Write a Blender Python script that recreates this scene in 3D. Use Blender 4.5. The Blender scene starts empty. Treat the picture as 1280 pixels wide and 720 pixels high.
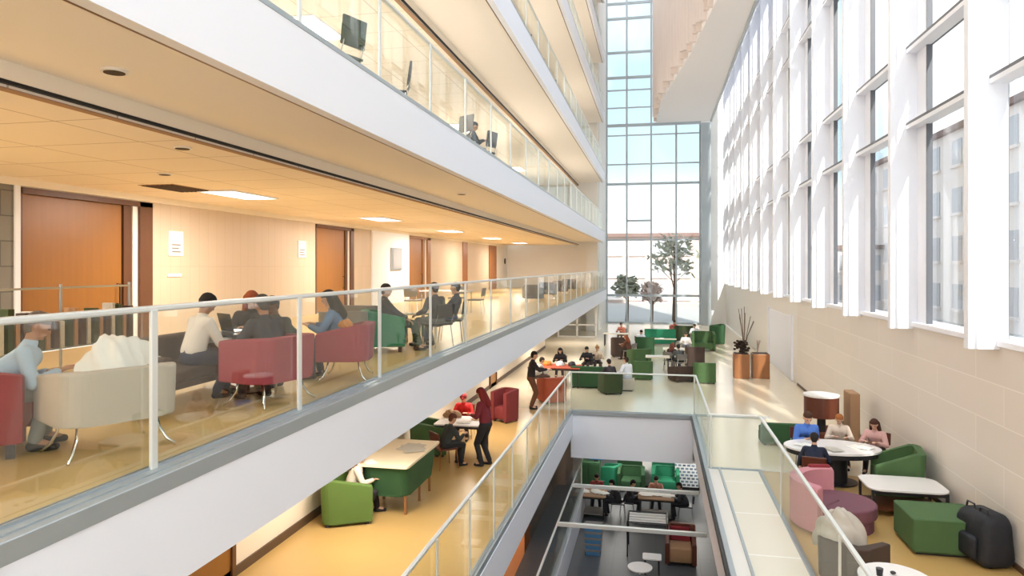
import bpy, bmesh, math, random
from mathutils import Vector, Matrix
random.seed(7)
SC = bpy.context.scene
COL = SC.collection
PI = math.pi
F = 870.0
VX = 820.0
HY = 333.0
TH = math.atan(180.0 / F)
CS, SN = math.cos(TH), math.sin(TH)

def at(px, py, z):
    """point of the horizontal plane z (relative to the eye) seen at px, py"""
    d = -F * z / (py - HY)
    r = (px - 640.0) / F * d
    return Vector((CS * r - SN * d, SN * r + CS * d, z))

def ywall(px, X):
    """Y of the point of the plane x = X seen at column px"""
    d = X * F / CS / (px - VX)
    return (d + SN * X) / CS

# ------------------------------------------------------------------ materials
def srgb(c):
    return tuple(((v / 255.0) / 12.92 if v / 255.0 <= 0.04045 else ((v / 255.0 + 0.055) / 1.055) ** 2.4) for v in c)

MATS = {}
def mat(name, rgb, rough=0.6, metal=0.0, spec=0.5, noise=0.0, nscale=8.0, bump=0.0, bscale=60.0, trans=0.0):
    if name in MATS:
        return MATS[name]
    m = bpy.data.materials.new(name)
    m.use_nodes = True
    nt = m.node_tree
    b = nt.nodes['Principled BSDF']
    c = srgb(rgb)
    b.inputs['Base Color'].default_value = (*c, 1)
    b.inputs['Roughness'].default_value = rough
    b.inputs['Metallic'].default_value = metal
    b.inputs['Specular IOR Level'].default_value = spec
    tc = nt.nodes.new('ShaderNodeTexCoord')
    if noise > 0:
        n = nt.nodes.new('ShaderNodeTexNoise'); n.inputs['Scale'].default_value = nscale
        n.inputs['Detail'].default_value = 4
        nt.links.new(tc.outputs['Object'], n.inputs['Vector'])
        mx = nt.nodes.new('ShaderNodeMix'); mx.data_type = 'RGBA'
        mx.inputs[6].default_value = (*[max(0, v * (1 - noise)) for v in c], 1)
        mx.inputs[7].default_value = (*[min(1, v * (1 + noise)) for v in c], 1)
        nt.links.new(n.outputs['Fac'], mx.inputs[0])
        nt.links.new(mx.outputs[2], b.inputs['Base Color'])
    if bump > 0:
        n2 = nt.nodes.new('ShaderNodeTexNoise'); n2.inputs['Scale'].default_value = bscale
        nt.links.new(tc.outputs['Object'], n2.inputs['Vector'])
        bp = nt.nodes.new('ShaderNodeBump'); bp.inputs['Strength'].default_value = bump
        bp.inputs['Distance'].default_value = 0.01
        nt.links.new(n2.outputs['Fac'], bp.inputs['Height'])
        nt.links.new(bp.outputs['Normal'], b.inputs['Normal'])
    MATS[name] = m
    return m

def brick_mat(name, rgb, mortar, w, h, ms=0.01, rough=0.6, axes='XY', vary=0.03, offset=0.0, spec=0.5):
    """joint pattern laid in world-sized units over the two given axes"""
    m = bpy.data.materials.new(name); m.use_nodes = True
    nt = m.node_tree; b = nt.nodes['Principled BSDF']
    b.inputs['Roughness'].default_value = rough
    b.inputs['Specular IOR Level'].default_value = spec
    tc = nt.nodes.new('ShaderNodeTexCoord')
    sp = nt.nodes.new('ShaderNodeSeparateXYZ'); cb = nt.nodes.new('ShaderNodeCombineXYZ')
    nt.links.new(tc.outputs['Object'], sp.inputs[0])
    nt.links.new(sp.outputs[axes[0]], cb.inputs[0]); nt.links.new(sp.outputs[axes[1]], cb.inputs[1])
    br = nt.nodes.new('ShaderNodeTexBrick')
    br.offset = offset
    br.inputs['Scale'].default_value = 1.0
    br.inputs['Brick Width'].default_value = w
    br.inputs['Row Height'].default_value = h
    br.inputs['Mortar Size'].default_value = ms
    br.inputs['Mortar Smooth'].default_value = 0.3
    c = srgb(rgb)
    br.inputs['Color1'].default_value = (*[v * (1 - vary) for v in c], 1)
    br.inputs['Color2'].default_value = (*[min(1, v * (1 + vary)) for v in c], 1)
    br.inputs['Mortar'].default_value = (*srgb(mortar), 1)
    nt.links.new(cb.outputs[0], br.inputs['Vector'])
    nt.links.new(br.outputs['Color'], b.inputs['Base Color'])
    MATS[name] = m
    return m

def wood_mat(name, rgb, axis='Z', vary=0.12, rough=0.4):
    m = bpy.data.materials.new(name); m.use_nodes = True
    nt = m.node_tree; b = nt.nodes['Principled BSDF']
    b.inputs['Roughness'].default_value = rough
    tc = nt.nodes.new('ShaderNodeTexCoord'); mp = nt.nodes.new('ShaderNodeMapping')
    sc = [9, 9, 9]; sc['XYZ'.index(axis)] = 0.5
    mp.inputs['Scale'].default_value = sc
    nt.links.new(tc.outputs['Object'], mp.inputs[0])
    n = nt.nodes.new('ShaderNodeTexNoise'); n.inputs['Scale'].default_value = 1.6; n.inputs['Detail'].default_value = 6
    nt.links.new(mp.outputs[0], n.inputs['Vector'])
    mx = nt.nodes.new('ShaderNodeMix'); mx.data_type = 'RGBA'
    c = srgb(rgb)
    mx.inputs[6].default_value = (*[v * (1 - vary) for v in c], 1)
    mx.inputs[7].default_value = (*[min(1, v * (1 + vary)) for v in c], 1)
    nt.links.new(n.outputs['Fac'], mx.inputs[0]); nt.links.new(mx.outputs[2], b.inputs['Base Color'])
    MATS[name] = m
    return m

def glass_mat(name, tint, refl=1.0, rough=0.02):
    m = bpy.data.materials.new(name); m.use_nodes = True
    nt = m.node_tree
    for n in list(nt.nodes): nt.nodes.remove(n)
    out = nt.nodes.new('ShaderNodeOutputMaterial')
    tr = nt.nodes.new('ShaderNodeBsdfTransparent'); tr.inputs[0].default_value = (*tint, 1)
    gl = nt.nodes.new('ShaderNodeBsdfGlossy'); gl.inputs['Roughness'].default_value = rough
    fr = nt.nodes.new('ShaderNodeFresnel'); fr.inputs['IOR'].default_value = 1.45
    mu = nt.nodes.new('ShaderNodeMath'); mu.operation = 'MULTIPLY'; mu.inputs[1].default_value = refl
    mu.use_clamp = True
    mx = nt.nodes.new('ShaderNodeMixShader')
    nt.links.new(fr.outputs[0], mu.inputs[0]); nt.links.new(mu.outputs[0], mx.inputs[0])
    nt.links.new(tr.outputs[0], mx.inputs[1]); nt.links.new(gl.outputs[0], mx.inputs[2])
    nt.links.new(mx.outputs[0], out.inputs[0])
    MATS[name] = m
    return m

M = MATS
mat('white_paint', (236, 238, 246), 0.55)
mat('off_white', (232, 228, 222), 0.6)
mat('soffit', (242, 234, 224), 0.7)
mat('cream_plaster', (240, 226, 205), 0.7)
mat('warm_white', (238, 228, 212), 0.7)
brick_mat('ceiling_tile', (238, 226, 210), (186, 168, 146), 1.5, 1.2, 0.012, 0.8, vary=0.01)
brick_mat('peach_panel', (206, 188, 166), (184, 162, 134), 0.33, 1.5, 0.004, 0.5, axes='YZ', vary=0.015)
brick_mat('grey_block', (128, 124, 116), (98, 95, 90), 0.9, 0.42, 0.012, 0.8, axes='YZ', vary=0.12, offset=0.5)
brick_mat('stone_wall', (226, 218, 210), (240, 235, 228), 2.6, 0.62, 0.010, 0.45, axes='YZ', vary=0.025, offset=0.37)
mat('yellow_floor', (196, 160, 100), 0.28, noise=0.10, nscale=0.7, bump=0.02, bscale=6)
mat('upper_floor', (212, 182, 124), 0.32, noise=0.12, nscale=0.8)
mat('far_floor_hazed', (226, 212, 186), 0.16, noise=0.05, nscale=0.4, spec=0.9)  # pale base colour carries the window reflection and washed haze
brick_mat('grey_floor', (78, 80, 84), (60, 62, 64), 1.2, 1.2, 0.008, 0.42, vary=0.05)
mat('orange_floor', (196, 126, 48), 0.35, noise=0.08, nscale=1)
brick_mat('ledge_top', (232, 226, 210), (248, 246, 240), 20.0, 1.9, 0.022, 0.4, vary=0.01)
wood_mat('door_wood', (152, 100, 40))
wood_mat('frame_wood', (150, 92, 44))
wood_mat('brown_frame', (98, 62, 38))
wood_mat('planter_wood', (150, 98, 58))
wood_mat('slat_wood', (232, 216, 206), vary=0.08)
wood_mat('dark_panel', (78, 58, 44), vary=0.2)
mat('baseboard', (92, 70, 52), 0.5)
mat('black_gap', (22, 20, 20), 0.7)
mat('steel', (176, 182, 186), 0.3, metal=0.85)
mat('shoe_metal', (172, 180, 184), 0.35, metal=0.5)
mat('rail_white', (222, 224, 220), 0.3, metal=0.3)
mat('chrome', (225, 225, 225), 0.12, metal=1.0)
mat('dark_metal', (48, 46, 46), 0.4, metal=0.6)
mat('mullion_grey', (172, 180, 184), 0.4, metal=0.2)
mat('mullion_dark', (96, 98, 104), 0.4, metal=0.2)
mat('box_paint', (246, 242, 242), 0.65)
glass_mat('guard_glass', (0.965, 0.985, 0.968), 0.2)
glass_mat('window_glass', (0.985, 0.995, 0.998), 0.3)
mat('fabric_green', (74, 104, 62), 0.85, bump=0.3, bscale=300, noise=0.08, nscale=5)
mat('fabric_dark_green', (46, 84, 50), 0.85, bump=0.3, bscale=300, noise=0.1, nscale=5)
mat('fabric_teal', (34, 128, 92), 0.8, noise=0.08, nscale=5)
mat('fabric_olive', (58, 70, 42), 0.85, noise=0.1, nscale=5)
mat('fabric_lime', (88, 116, 52), 0.85, noise=0.06, nscale=5)
mat('fabric_red', (134, 34, 44), 0.8, bump=0.3, bscale=300, noise=0.08, nscale=5)
mat('fabric_rose', (158, 62, 78), 0.8, bump=0.3, bscale=300, noise=0.08, nscale=5)
mat('fabric_maroon', (122, 44, 46), 0.8, noise=0.08, nscale=5)
mat('fabric_coral', (168, 76, 48), 0.8, noise=0.1, nscale=5)
mat('fabric_pink', (206, 140, 148), 0.8, noise=0.05, nscale=4)
mat('fabric_mauve', (120, 76, 88), 0.8, noise=0.08, nscale=5)
mat('fabric_brown', (74, 58, 50), 0.85, bump=0.2, bscale=300, noise=0.08, nscale=5)
mat('fabric_grey', (128, 122, 116), 0.85, bump=0.2, bscale=300, noise=0.06, nscale=5)
mat('fabric_beige', (192, 182, 170), 0.85, bump=0.3, bscale=260, noise=0.06, nscale=5)
mat('fabric_tan', (164, 128, 96), 0.85, noise=0.06, nscale=5)
mat('leather_brown', (92, 46, 28), 0.4, noise=0.15, nscale=5)
mat('table_white', (238, 234, 232), 0.25)
mat('table_cream', (236, 220, 190), 0.3)
mat('table_dark', (40, 38, 42), 0.4)
mat('paper', (240, 238, 232), 0.7, noise=0.03, nscale=20)
mat('newsprint', (196, 190, 178), 0.8, noise=0.25, nscale=26)
mat('screen_black', (26, 28, 32), 0.2)
mat('monitor_blue', (40, 130, 200), 0.3)
mat('plastic_blue', (70, 118, 160), 0.45)
mat('bag_black', (26, 28, 36), 0.65, noise=0.7, nscale=9, bump=0.4, bscale=30)
mat('leaf', (158, 160, 140), 0.7, noise=0.25, nscale=6)
mat('bark', (96, 76, 60), 0.8, noise=0.2, nscale=8)
mat('twig', (120, 100, 84), 0.8)
mat('soil', (52, 38, 28), 0.9, noise=0.3, nscale=30)
mat('ground_pale', (170, 168, 164), 0.8, noise=0.05, nscale=0.4)
mat('facade_white', (226, 216, 210), 0.8, noise=0.03, nscale=0.5)
mat('facade_pink', (206, 186, 176), 0.8, noise=0.05, nscale=0.5)
mat('facade_glass', (172, 172, 176), 0.3)
mat('roof_pink', (128, 104, 96), 0.8)
brick_mat('mosaic_blue', (96, 116, 136), (226, 230, 232), 0.16, 0.12, 0.03, 0.5, axes='XZ', vary=0.5, offset=0.4)
def cloth(name, rgb, n=0.06):
    return mat('cloth_' + name, rgb, 0.85, noise=n, nscale=7)
SKIN = {'light': mat('skin_light', (206, 160, 132), 0.5), 'tan': mat('skin_tan', (168, 118, 88), 0.5), 'dark': mat('skin_dark', (104, 70, 52), 0.5)}
mat('eye', (24, 18, 16), 0.2)
mat('lip', (150, 84, 76), 0.5)

# ------------------------------------------------------------------ mesh helpers
def link(me, name, m=None, parent=None, loc=None, rotz=0.0):
    o = bpy.data.objects.new(name, me)
    COL.objects.link(o)
    if m is not None:
        me.materials.append(M[m] if isinstance(m, str) else m)
    if parent is not None:
        o.parent = parent
    if loc is not None:
        o.location = loc
    if rotz:
        o.rotation_euler = (0, 0, rotz)
    return o

def obj(name, bm, m=None, parent=None, smooth=False, loc=None, rotz=0.0):
    me = bpy.data.meshes.new(name)
    bmesh.ops.recalc_face_normals(bm, faces=bm.faces)
    bm.to_mesh(me); bm.free()
    if smooth:
        for p in me.polygons: p.use_smooth = True
    return link(me, name, m, parent, loc, rotz)

def box(bm, x0, x1, y0, y1, z0, z1, bev=0.0, seg=2, mtx=None):
    t = bmesh.new()
    v = [t.verts.new((x, y, z)) for x in (x0, x1) for y in (y0, y1) for z in (z0, z1)]
    for f in ((0, 1, 3, 2), (4, 6, 7, 5), (0, 4, 5, 1), (2, 3, 7, 6), (0, 2, 6, 4), (1, 5, 7, 3)):
        t.faces.new([v[i] for i in f])
    if bev > 0:
        bmesh.ops.bevel(t, geom=t.edges[:], offset=bev, segments=seg, affect='EDGES', profile=0.5)
    if mtx is not None:
        bmesh.ops.transform(t, matrix=mtx, verts=t.verts)
    merge(bm, t)

def merge(bm, t):
    me = bpy.data.meshes.new('tmp'); t.to_mesh(me); t.free()
    bm.from_mesh(me); bpy.data.meshes.remove(me)

def prism(bm, pts, z0, z1, bev=0.0, seg=3, mtx=None):
    t = bmesh.new()
    lo = [t.verts.new((p[0], p[1], z0)) for p in pts]
    hi = [t.verts.new((p[0], p[1], z1)) for p in pts]
    n = len(pts)
    t.faces.new(lo[::-1]); t.faces.new(hi)
    for i in range(n):
        t.faces.new((lo[i], lo[(i + 1) % n], hi[(i + 1) % n], hi[i]))
    if bev > 0:
        es = [e for e in t.edges if abs(e.verts[0].co.z - e.verts[1].co.z) < 1e-6]
        bmesh.ops.bevel(t, geom=es, offset=bev, segments=seg, affect='EDGES', profile=0.5)
    if mtx is not None:
        bmesh.ops.transform(t, matrix=mtx, verts=t.verts)
    merge(bm, t)

def tube(bm, pts, r, n=10, r2=None, cap=True):
    pts = [Vector(p) for p in pts]
    rings = []
    for i, p in enumerate(pts):
        a = pts[max(i - 1, 0)]; b = pts[min(i + 1, len(pts) - 1)]
        t = (b - a).normalized()
        up = Vector((0, 0, 1)) if abs(t.z) < 0.95 else Vector((0, 1, 0))
        u = t.cross(up).normalized(); w = u.cross(t)
        k = i / max(1, len(pts) - 1)
        rr = r if r2 is None else r + (r2 - r) * k
        rings.append([bm.verts.new(p + (u * math.cos(2 * PI * j / n) + w * math.sin(2 * PI * j / n)) * rr) for j in range(n)])
    for a, b in zip(rings, rings[1:]):
        for j in range(n):
            bm.faces.new((a[j], a[(j + 1) % n], b[(j + 1) % n], b[j]))
    if cap:
        bm.faces.new(rings[0][::-1]); bm.faces.new(rings[-1])

def disc(bm, cx, cy, z0, z1, rx, ry=None, n=40, bev=0.0):
    ry = ry or rx
    prism(bm, [(cx + rx * math.cos(2 * PI * i / n), cy + ry * math.sin(2 * PI * i / n)) for i in range(n)], z0, z1, bev, 2)

def ball(bm, c, rx, ry=None, rz=None, u=16, v=10):
    t = bmesh.new(); bmesh.ops.create_uvsphere(t, u_segments=u, v_segments=v, radius=1.0)
    bmesh.ops.transform(t, matrix=Matrix.Translation(c) @ Matrix.Diagonal((rx, ry or rx, rz or rx, 1)), verts=t.verts)
    merge(bm, t)

def rrect(w, d, r, n=6, cx=0, cy=0):
    pts = []
    for (sx, sy, a0) in ((1, 1, 0), (-1, 1, 90), (-1, -1, 180), (1, -1, 270)):
        for i in range(n + 1):
            a = math.radians(a0 + 90 * i / n)
            pts.append((cx + sx * (w / 2 - r) + r * math.cos(a), cy + sy * (d / 2 - r) + r * math.sin(a)))
    return pts

def bb(x0, x1, y0, y1, z0, z1, bev=0.0, seg=2, mtx=None):
    bm = bmesh.new(); box(bm, x0, x1, y0, y1, z0, z1, bev, seg, mtx); return bm

def struct(name, bm, m, **k):
    o = obj(name, bm, m, **k)
    if 'parent' not in k: o['kind'] = 'structure'
    return o

def slab(name, m, x0, x1, y0, y1, z0, z1, parent=None):
    o = obj(name, bb(x0, x1, y0, y1, z0, z1), m, parent)
    if parent is None: o['kind'] = 'structure'
    return o

def thing(name, label, cat, loc=(0, 0, 0), rotz=0.0, group=None):
    o = bpy.data.objects.new(name, None); COL.objects.link(o)
    o.empty_display_size = 0.2
    o.location = loc; o.rotation_euler = (0, 0, rotz)
    o['label'] = label; o['category'] = cat
    if group: o['group'] = group
    return o

def tag(o, label, cat, group=None):
    o['label'] = label; o['category'] = cat
    if group: o['group'] = group
    return o

# ------------------------------------------------------------------ levels
Z2, Z1, Z0 = -1.5, -4.5, -8.3          # balcony floor, lounge floor, lowest floor
XE = -3.45                             # balcony edge
XW = -10.5                             # inner wall
YN = -4.0                              # how far the building reaches behind the eye
YB = 48.0                              # end of the balconies
YE = 56.0                              # end window
XR = 5.25                              # right wall
VL, VR = -2.61, 1.09                   # void between the lounge floors
YV = 21.7

# ---- right wall
slab('wall_right', 'stone_wall', XR, XR + 0.5, YN, 28.0, Z1, -1.25)
slab('wall_right', 'off_white', XR + 0.05, XR + 0.5, 28.0, YE, Z1, -1.25)
struct('baseboard_right', bb(XR - 0.02, XR, YN, 28.0, Z1, Z1 + 0.09), 'baseboard')
struct('trim_1', bb(XR - 0.05, XR + 0.5, YN, YE, -1.25, -1.15, 0.01), 'white_paint')
# fins and window bays
fin_y = [12.16 + 3.7 * k for k in range(-1, 12)]
slab('wall_right', 'off_white', XR, XR + .5, YN, 8.46, -1.25, 24)  # unseen solid stretch, added to keep sun off the near seats
fi = 2
for k, y in enumerate(fin_y):
    o = struct('trim_%d' % fi, bb(4.80, XR + 0.12, y, y + 0.16, -1.3, 24.0, 0.008), 'white_paint'); fi += 1
TRZ = (2.95, 4.53, 8.2, 9.8, 13.4, 15.0, 18.6, 20.2)
wn = 1
for k, (y0, y1) in enumerate(zip(fin_y, fin_y[1:])):
    y0 += 0.16
    w = bpy.data.objects.new('window_%d' % wn, None); COL.objects.link(w); w['kind'] = 'structure'; wn += 1
    bm = bmesh.new()
    for yy in (y0 + 0.02, y0 + (y1 - y0) * 0.42):
        box(bm, XR + 0.15, XR + 0.20, yy - 0.022, yy + 0.022, -1.15, 24.0)
    obj('window_frame', bm, 'mullion_dark', w)
    bm = bmesh.new()
    for z in TRZ:
        box(bm, XR + 0.10, XR + 0.26, y0, y1, z - 0.03, z + 0.03)
    obj('transom', bm, 'mullion_dark', w)
    for z in TRZ:
        obj('window_sill', bb(XR - 0.15, XR + 0.12, y0, y1, z - 0.10, z - 0.02), 'white_paint', w)
    bm = bmesh.new()
    for z in TRZ: box(bm, XR - 0.15, XR - 0.11, y0, y1, z - 0.018, z + 0.035)
    obj('nosing', bm, 'mullion_dark', w)
    if k > 0:
        obj('side_panel', bb(XR + 0.06, XR + 0.14, y1 - 0.55, y1, -1.15, 24.0), 'white_paint', w)
        obj('panel_edge', bb(XR + 0.04, XR + 0.15, y1 - 0.58, y1 - 0.55, -1.15, 24.0), 'mullion_dark', w)
    obj('pane', bb(XR + 0.17, XR + 0.19, y0, y1, -1.15, 24.0), 'window_glass', w)

# ---- end window
w = bpy.data.objects.new('window_%d' % wn, None); COL.objects.link(w); w['kind'] = 'structure'; wn += 1
bm = bmesh.new()
for x in (-3.85, -2.27, -0.37, 1.55, 3.36):
    box(bm, x - 0.07, x + 0.07, YE - 0.12, YE + 0.12, Z1, 24)
obj('mullion', bm, 'mullion_grey', w)
bm = bmesh.new()
for z, t in ((-2.3, .14), (2.1, .1), (6.54, .14), (8.1, .07), (10.4, .06), (11.2, .18), (12.6, .06), (14.0, .07), (15.0, .16), (17.0, .14), (19.7, .14), (20.9, .14)):
    box(bm, -3.85, 3.36, YE - 0.1, YE + 0.1, z - t / 1.6, z + t / 1.6)
box(bm, -2.27, -0.37, YE - 0.1, YE + 0.1, 3.55, 3.7)
box(bm, -3.85, 3.36, YE - 0.1, YE + 0.1, Z1, Z1 + 0.12)
obj('transom', bm, 'mullion_grey', w)
obj('pane', bb(-3.85, 3.36, YE - 0.01, YE + 0.01, Z1, 24), 'window_glass', w)
slab('wall_end', 'off_white', 3.42, XR + 0.5, YE - 0.2, YE + 0.3, Z1, 24)
struct('column_end', bb(3.42, 4.1, YE - 0.9, YE - 0.2, Z1, 11), 'mullion_grey')
slab('wall_end', 'off_white', -11, -3.9, 49.0, YE + 0.3, Z1, 24)
struct('column_left', bb(-4.75, -3.95, 48.3, 49.0, Z1, 24), 'off_white')

# ---- hanging upper volume on the right
P = [(4.06, 26.0), (4.06, 54.5), (0.02, 54.5), (0.35, 47.2), (1.75, 37.2), (2.5, 29.5), (3.0, 26.0)]
bm = bmesh.new(); prism(bm, P, 11.0, 24.0)
struct('wall_hanging', bm, 'box_paint')
bm = bmesh.new()
for (a, b) in zip(P[2:], P[3:]):
    a = Vector(a); b = Vector(b); L = (b - a).length; n = int(L / 0.5)
    for i in range(n):
        p = a + (b - a) * ((i + 0.5) / n)
        box(bm, p.x - 0.22 - (0.1 if i % 2 else 0), p.x + 0.05, p.y - 0.09, p.y + 0.09, 11.05 + (0.25 * (i % 3)), 24.0)
struct('trim_60', bm, 'slat_wood')
struct('trim_61', bb(4.0, 4.14, 26.0, 54.5, 10.93, 11.0), 'mullion_grey')

# ---- left side: balconies
def balcony(zf, fb, name_n, yend, floor_m):
    """slab whose floor is zf and whose fascia reaches down to fb"""
    slab('floor_%d' % name_n, floor_m, XW, XE - 0.03, YN, yend, zf - 0.05, zf)
    slab('ceiling_%d' % (name_n + 20), 'soffit', -5.2, XE - 0.13, YN, yend, fb + 0.03, fb + 0.25)
    slab('trim_%d' % (70 + name_n), 'white_paint', XE - 0.13, XE + 0.0, YN, yend, fb, zf - (0.12 if name_n == 2 else 0.05))
    slab('trim_%d' % (80 + name_n), 'brown_frame', XE - 0.16, XE - 0.13, YN, yend, fb + 0.0, fb + 0.03)
balcony(Z2, -2.33, 2, 50.0, 'upper_floor')
UP = [(2.41, 1.653, 3), (6.5, 5.75, 4), (10.6, 9.85, 5), (14.7, 13.95, 6), (18.8, 18.05, 7)]
for zf, fb, n in UP:
    balcony(zf, fb, n, YB, 'warm_white')
    slab('ceiling_%d' % n, 'ceiling_tile', XW, -5.26, YN, YB, fb - 0.173, fb - 0.1)
    slab('trim_%d' % (90 + n), 'warm_white', -5.22, -5.2, YN, YB, fb - 0.12, fb + 0.03)
    slab('trim_%d' % (100 + n), 'black_gap', -5.27, -5.215, YN, YB, fb - 0.15, fb - 0.12)
    slab('trim_%d' % (110 + n), 'fabric_tan', -5.36, -5.26, YN, YB, fb - 0.185, fb - 0.173)
# lounge ceiling under the lowest balcony
slab('ceiling_1', 'warm_white', -6.0, -5.2, YN, 50.0, -2.30, -2.1)
# upper inner walls
for zf, fb, n in UP[:-1]:
    slab('wall_inner', 'off_white', XW - 0.2, XW, YN, YB, zf, zf + 3.2)
slab('wall_near', 'off_white', -10.7, -3.6, YN - 0.2, YN, Z0, 24)
slab('wall_near', 'off_white', -3.6, XR + .5, YN - 0.2, YN, Z0, Z2)  # unseen wall added behind the eye to shut out the sun

# ---- guards
def guard(label, pts, z, h, post_at, joints, inset=0.0, shoe=True, group='glass balustrades', rail_r=0.032, post_w=0.035, shoe_h=0.12, shoe_w=0.21):
    """glass balustrade along a polyline (x, y): top rail, shoe, posts, panels"""
    t = thing('glass_balustrade', label, 'balustrade', (pts[0][0], pts[0][1], z), 0, group)
    ox, oy = pts[0]
    P = [Vector((p[0] - ox, p[1] - oy, 0)) for p in pts]
    for a, b in zip(P, P[1:]):
        d = (b - a); L = d.length; u = d.normalized(); ang = math.atan2(u.y, u.x)
        mx = Matrix.Translation(a) @ Matrix.Rotation(ang, 4, 'Z')
        bm = bmesh.new(); box(bm, -rail_r, L + rail_r, -rail_r, rail_r, h - 0.045, h, 0.012, 2, mx)
        obj('top_rail', bm, 'rail_white', t)
        if shoe:
            bm = bmesh.new(); box(bm, 0, L, -shoe_w, 0.04, -shoe_h, 0.012, 0.006, 1, mx); box(bm, 0, L, -0.025, 0.02, 0.01, 0.03, 0, 1, mx); box(bm, 0, L, -shoe_w * .6, -shoe_w * .52, 0.01, 0.022, 0, 1, mx)
            obj('base_shoe', bm, 'shoe_metal', t)
        # panels between joints
        js = sorted([0.0] + [j for j in joints(a, b, L)] + [L])
        for j0, j1 in zip(js, js[1:]):
            if j1 - j0 < 0.05: continue
            bm = bmesh.new(); box(bm, j0 + 0.008, j1 - 0.008, -0.008, 0.008, 0.03, h - 0.04, 0, 1, mx)
            obj('glass_panel', bm, 'guard_glass', t)
        for s in post_at(a, b, L):
            bm = bmesh.new(); box(bm, s - post_w, s + post_w, -0.04, -0.012, 0.0, h - 0.03, 0.006, 1, mx)
            obj('post', bm, 'rail_white', t)
    return t

def ylist(y_first, step, ystart):
    def f(a, b, L):
        out = []; s = y_first - ystart
        while s < 0: s += step
        while s < L: out.append(s); s += step
        return out
    return f
GY = -4.0
pY = ywall(188, -3.65) 
guard('long glass balustrade along the edge of the balcony with the seated people', [(-3.65, GY), (-3.65, 50.0)], Z2, 1.21, ylist(pY, 2.14, GY), ylist(pY, 2.14, GY))
names = ['glass balustrade of the first gallery above the wood doors', 'glass balustrade of the second gallery above the wood doors', 'glass balustrade of the third gallery up', 'glass balustrade of the fourth gallery up', 'topmost glass balustrade of the stacked galleries']
for (zf, fb, n), lab in zip(UP, names):
    guard(lab, [(-3.65, GY), (-3.65, YB)], zf, 1.27, ylist(pY, 2.14, GY), ylist(pY + 1.07, 2.14 / 2, GY) if n == 3 else ylist(pY, 2.14, GY), shoe_h=0.05, shoe_w=0.205)

m = bpy.data.materials.new('diffuser_glass'); m.use_nodes = True
nt_ = m.node_tree
for n_ in list(nt_.nodes): nt_.nodes.remove(n_)
o_ = nt_.nodes.new('ShaderNodeOutputMaterial'); t_ = nt_.nodes.new('ShaderNodeBsdfTranslucent'); t_.inputs[0].default_value = (.95, .96, .97, 1)
nt_.links.new(t_.outputs[0], o_.inputs[0]); M['diffuser_glass'] = m
me_ = bmesh.new(); me_.faces.new([me_.verts.new(v) for v in ((-10.7, YN, 24.0), (XR + .5, YN, 24.0), (XR + .5, YE + .3, 24.0), (-10.7, YE + .3, 24.0))])
struct('ceiling_30', me_, 'diffuser_glass')  # unseen roof sheet, added to turn the sun into soft light
me_ = bmesh.new(); me_.faces.new([me_.verts.new(v) for v in ((-3.6, YN, Z2), (XR + .5, YN, Z2), (XR + .5, YN, 24.0), (-3.6, YN, 24.0))])
struct('window_90', me_, 'diffuser_glass')  # unseen glowing sheet behind the eye, added as diffuse fill light
bm = bmesh.new()
for k in range(0, 31): box(bm, -10.7, XR + .5, YN + 2 * k - .06, YN + 2 * k + .06, 23.6, 23.95)
struct('trim_150', bm, 'white_paint')
# ---- lounge level
slab('floor_1', 'yellow_floor', -6.0, VL, YN, YV, Z1 - 0.05, Z1)
slab('floor_1', 'far_floor_hazed', -10.5, XR, YV, YE, Z1 - 0.05, Z1)
slab('floor_1', 'yellow_floor', 2.26, XR, YN, 16.1, Z1 - 0.05, Z1)
slab('floor_1', 'far_floor_hazed', VR, XR, 16.1, YV, Z1 - 0.05, Z1)
slab('floor_11', 'ledge_top', VR + 0.29, 2.26, YN, 16.1, Z1 - 0.05, Z1)
slab('wall_left', 'cream_plaster', -6.2, -6.0, YN, 38.0, Z1, -2.30)
slab('wall_left', 'cream_plaster', -10.7, -10.5, 38.0, 50.0, Z1, -2.0)
slab('wall_left', 'off_white', -10.5, -6.2, 37.8, 38.0, Z1, -2.0)
slab('ceiling_12', 'warm_white', -10.5, -6.0, 38.0, 50.0, -2.30, -2.1)
struct('baseboard_left', bb(-6.0, -5.97, YN, 38.0, Z1, Z1 + 0.14), 'baseboard')
# edges of the void
slab('trim_120', 'white_paint', VL, VL + 0.06, YN, YV, -5.29, Z1 - 0.1)
slab('trim_121', 'white_paint', VL, VR, YV, YV + 0.15, -5.98, Z1 - 0.02)
slab('trim_122', 'white_paint', VR - 0.0, VR + 0.12, YN, YV + 0.15, -5.56, Z1 - 0.06)
slab('trim_123', 'shoe_metal', VR - 0.03, VR + 0.05, YN, YV, Z1 - 0.06, Z1 + 0.03)
slab('trim_124', 'off_white', VR + 0.05, VR + 0.27, YN, 16.1, Z1 - 0.06, Z1 + 0.0)
slab('trim_125', 'shoe_metal', VR + 0.27, VR + 0.31, YN, 16.1, Z1 - 0.06, Z1 + 0.04)
slab('trim_126', 'dark_metal', VR - 0.08, VR - 0.03, YN, YV, Z1 - 0.10, Z1 - 0.0)
slab('trim_127', 'shoe_metal', VR + 0.05, 3.3, YV - 0.1, YV, Z1, Z1 + 0.015)
slab('trim_128', 'shoe_metal', VR + 0.05, 3.3, YV + 0.12, YV + 0.2, Z1, Z1 + 0.015)
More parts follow.
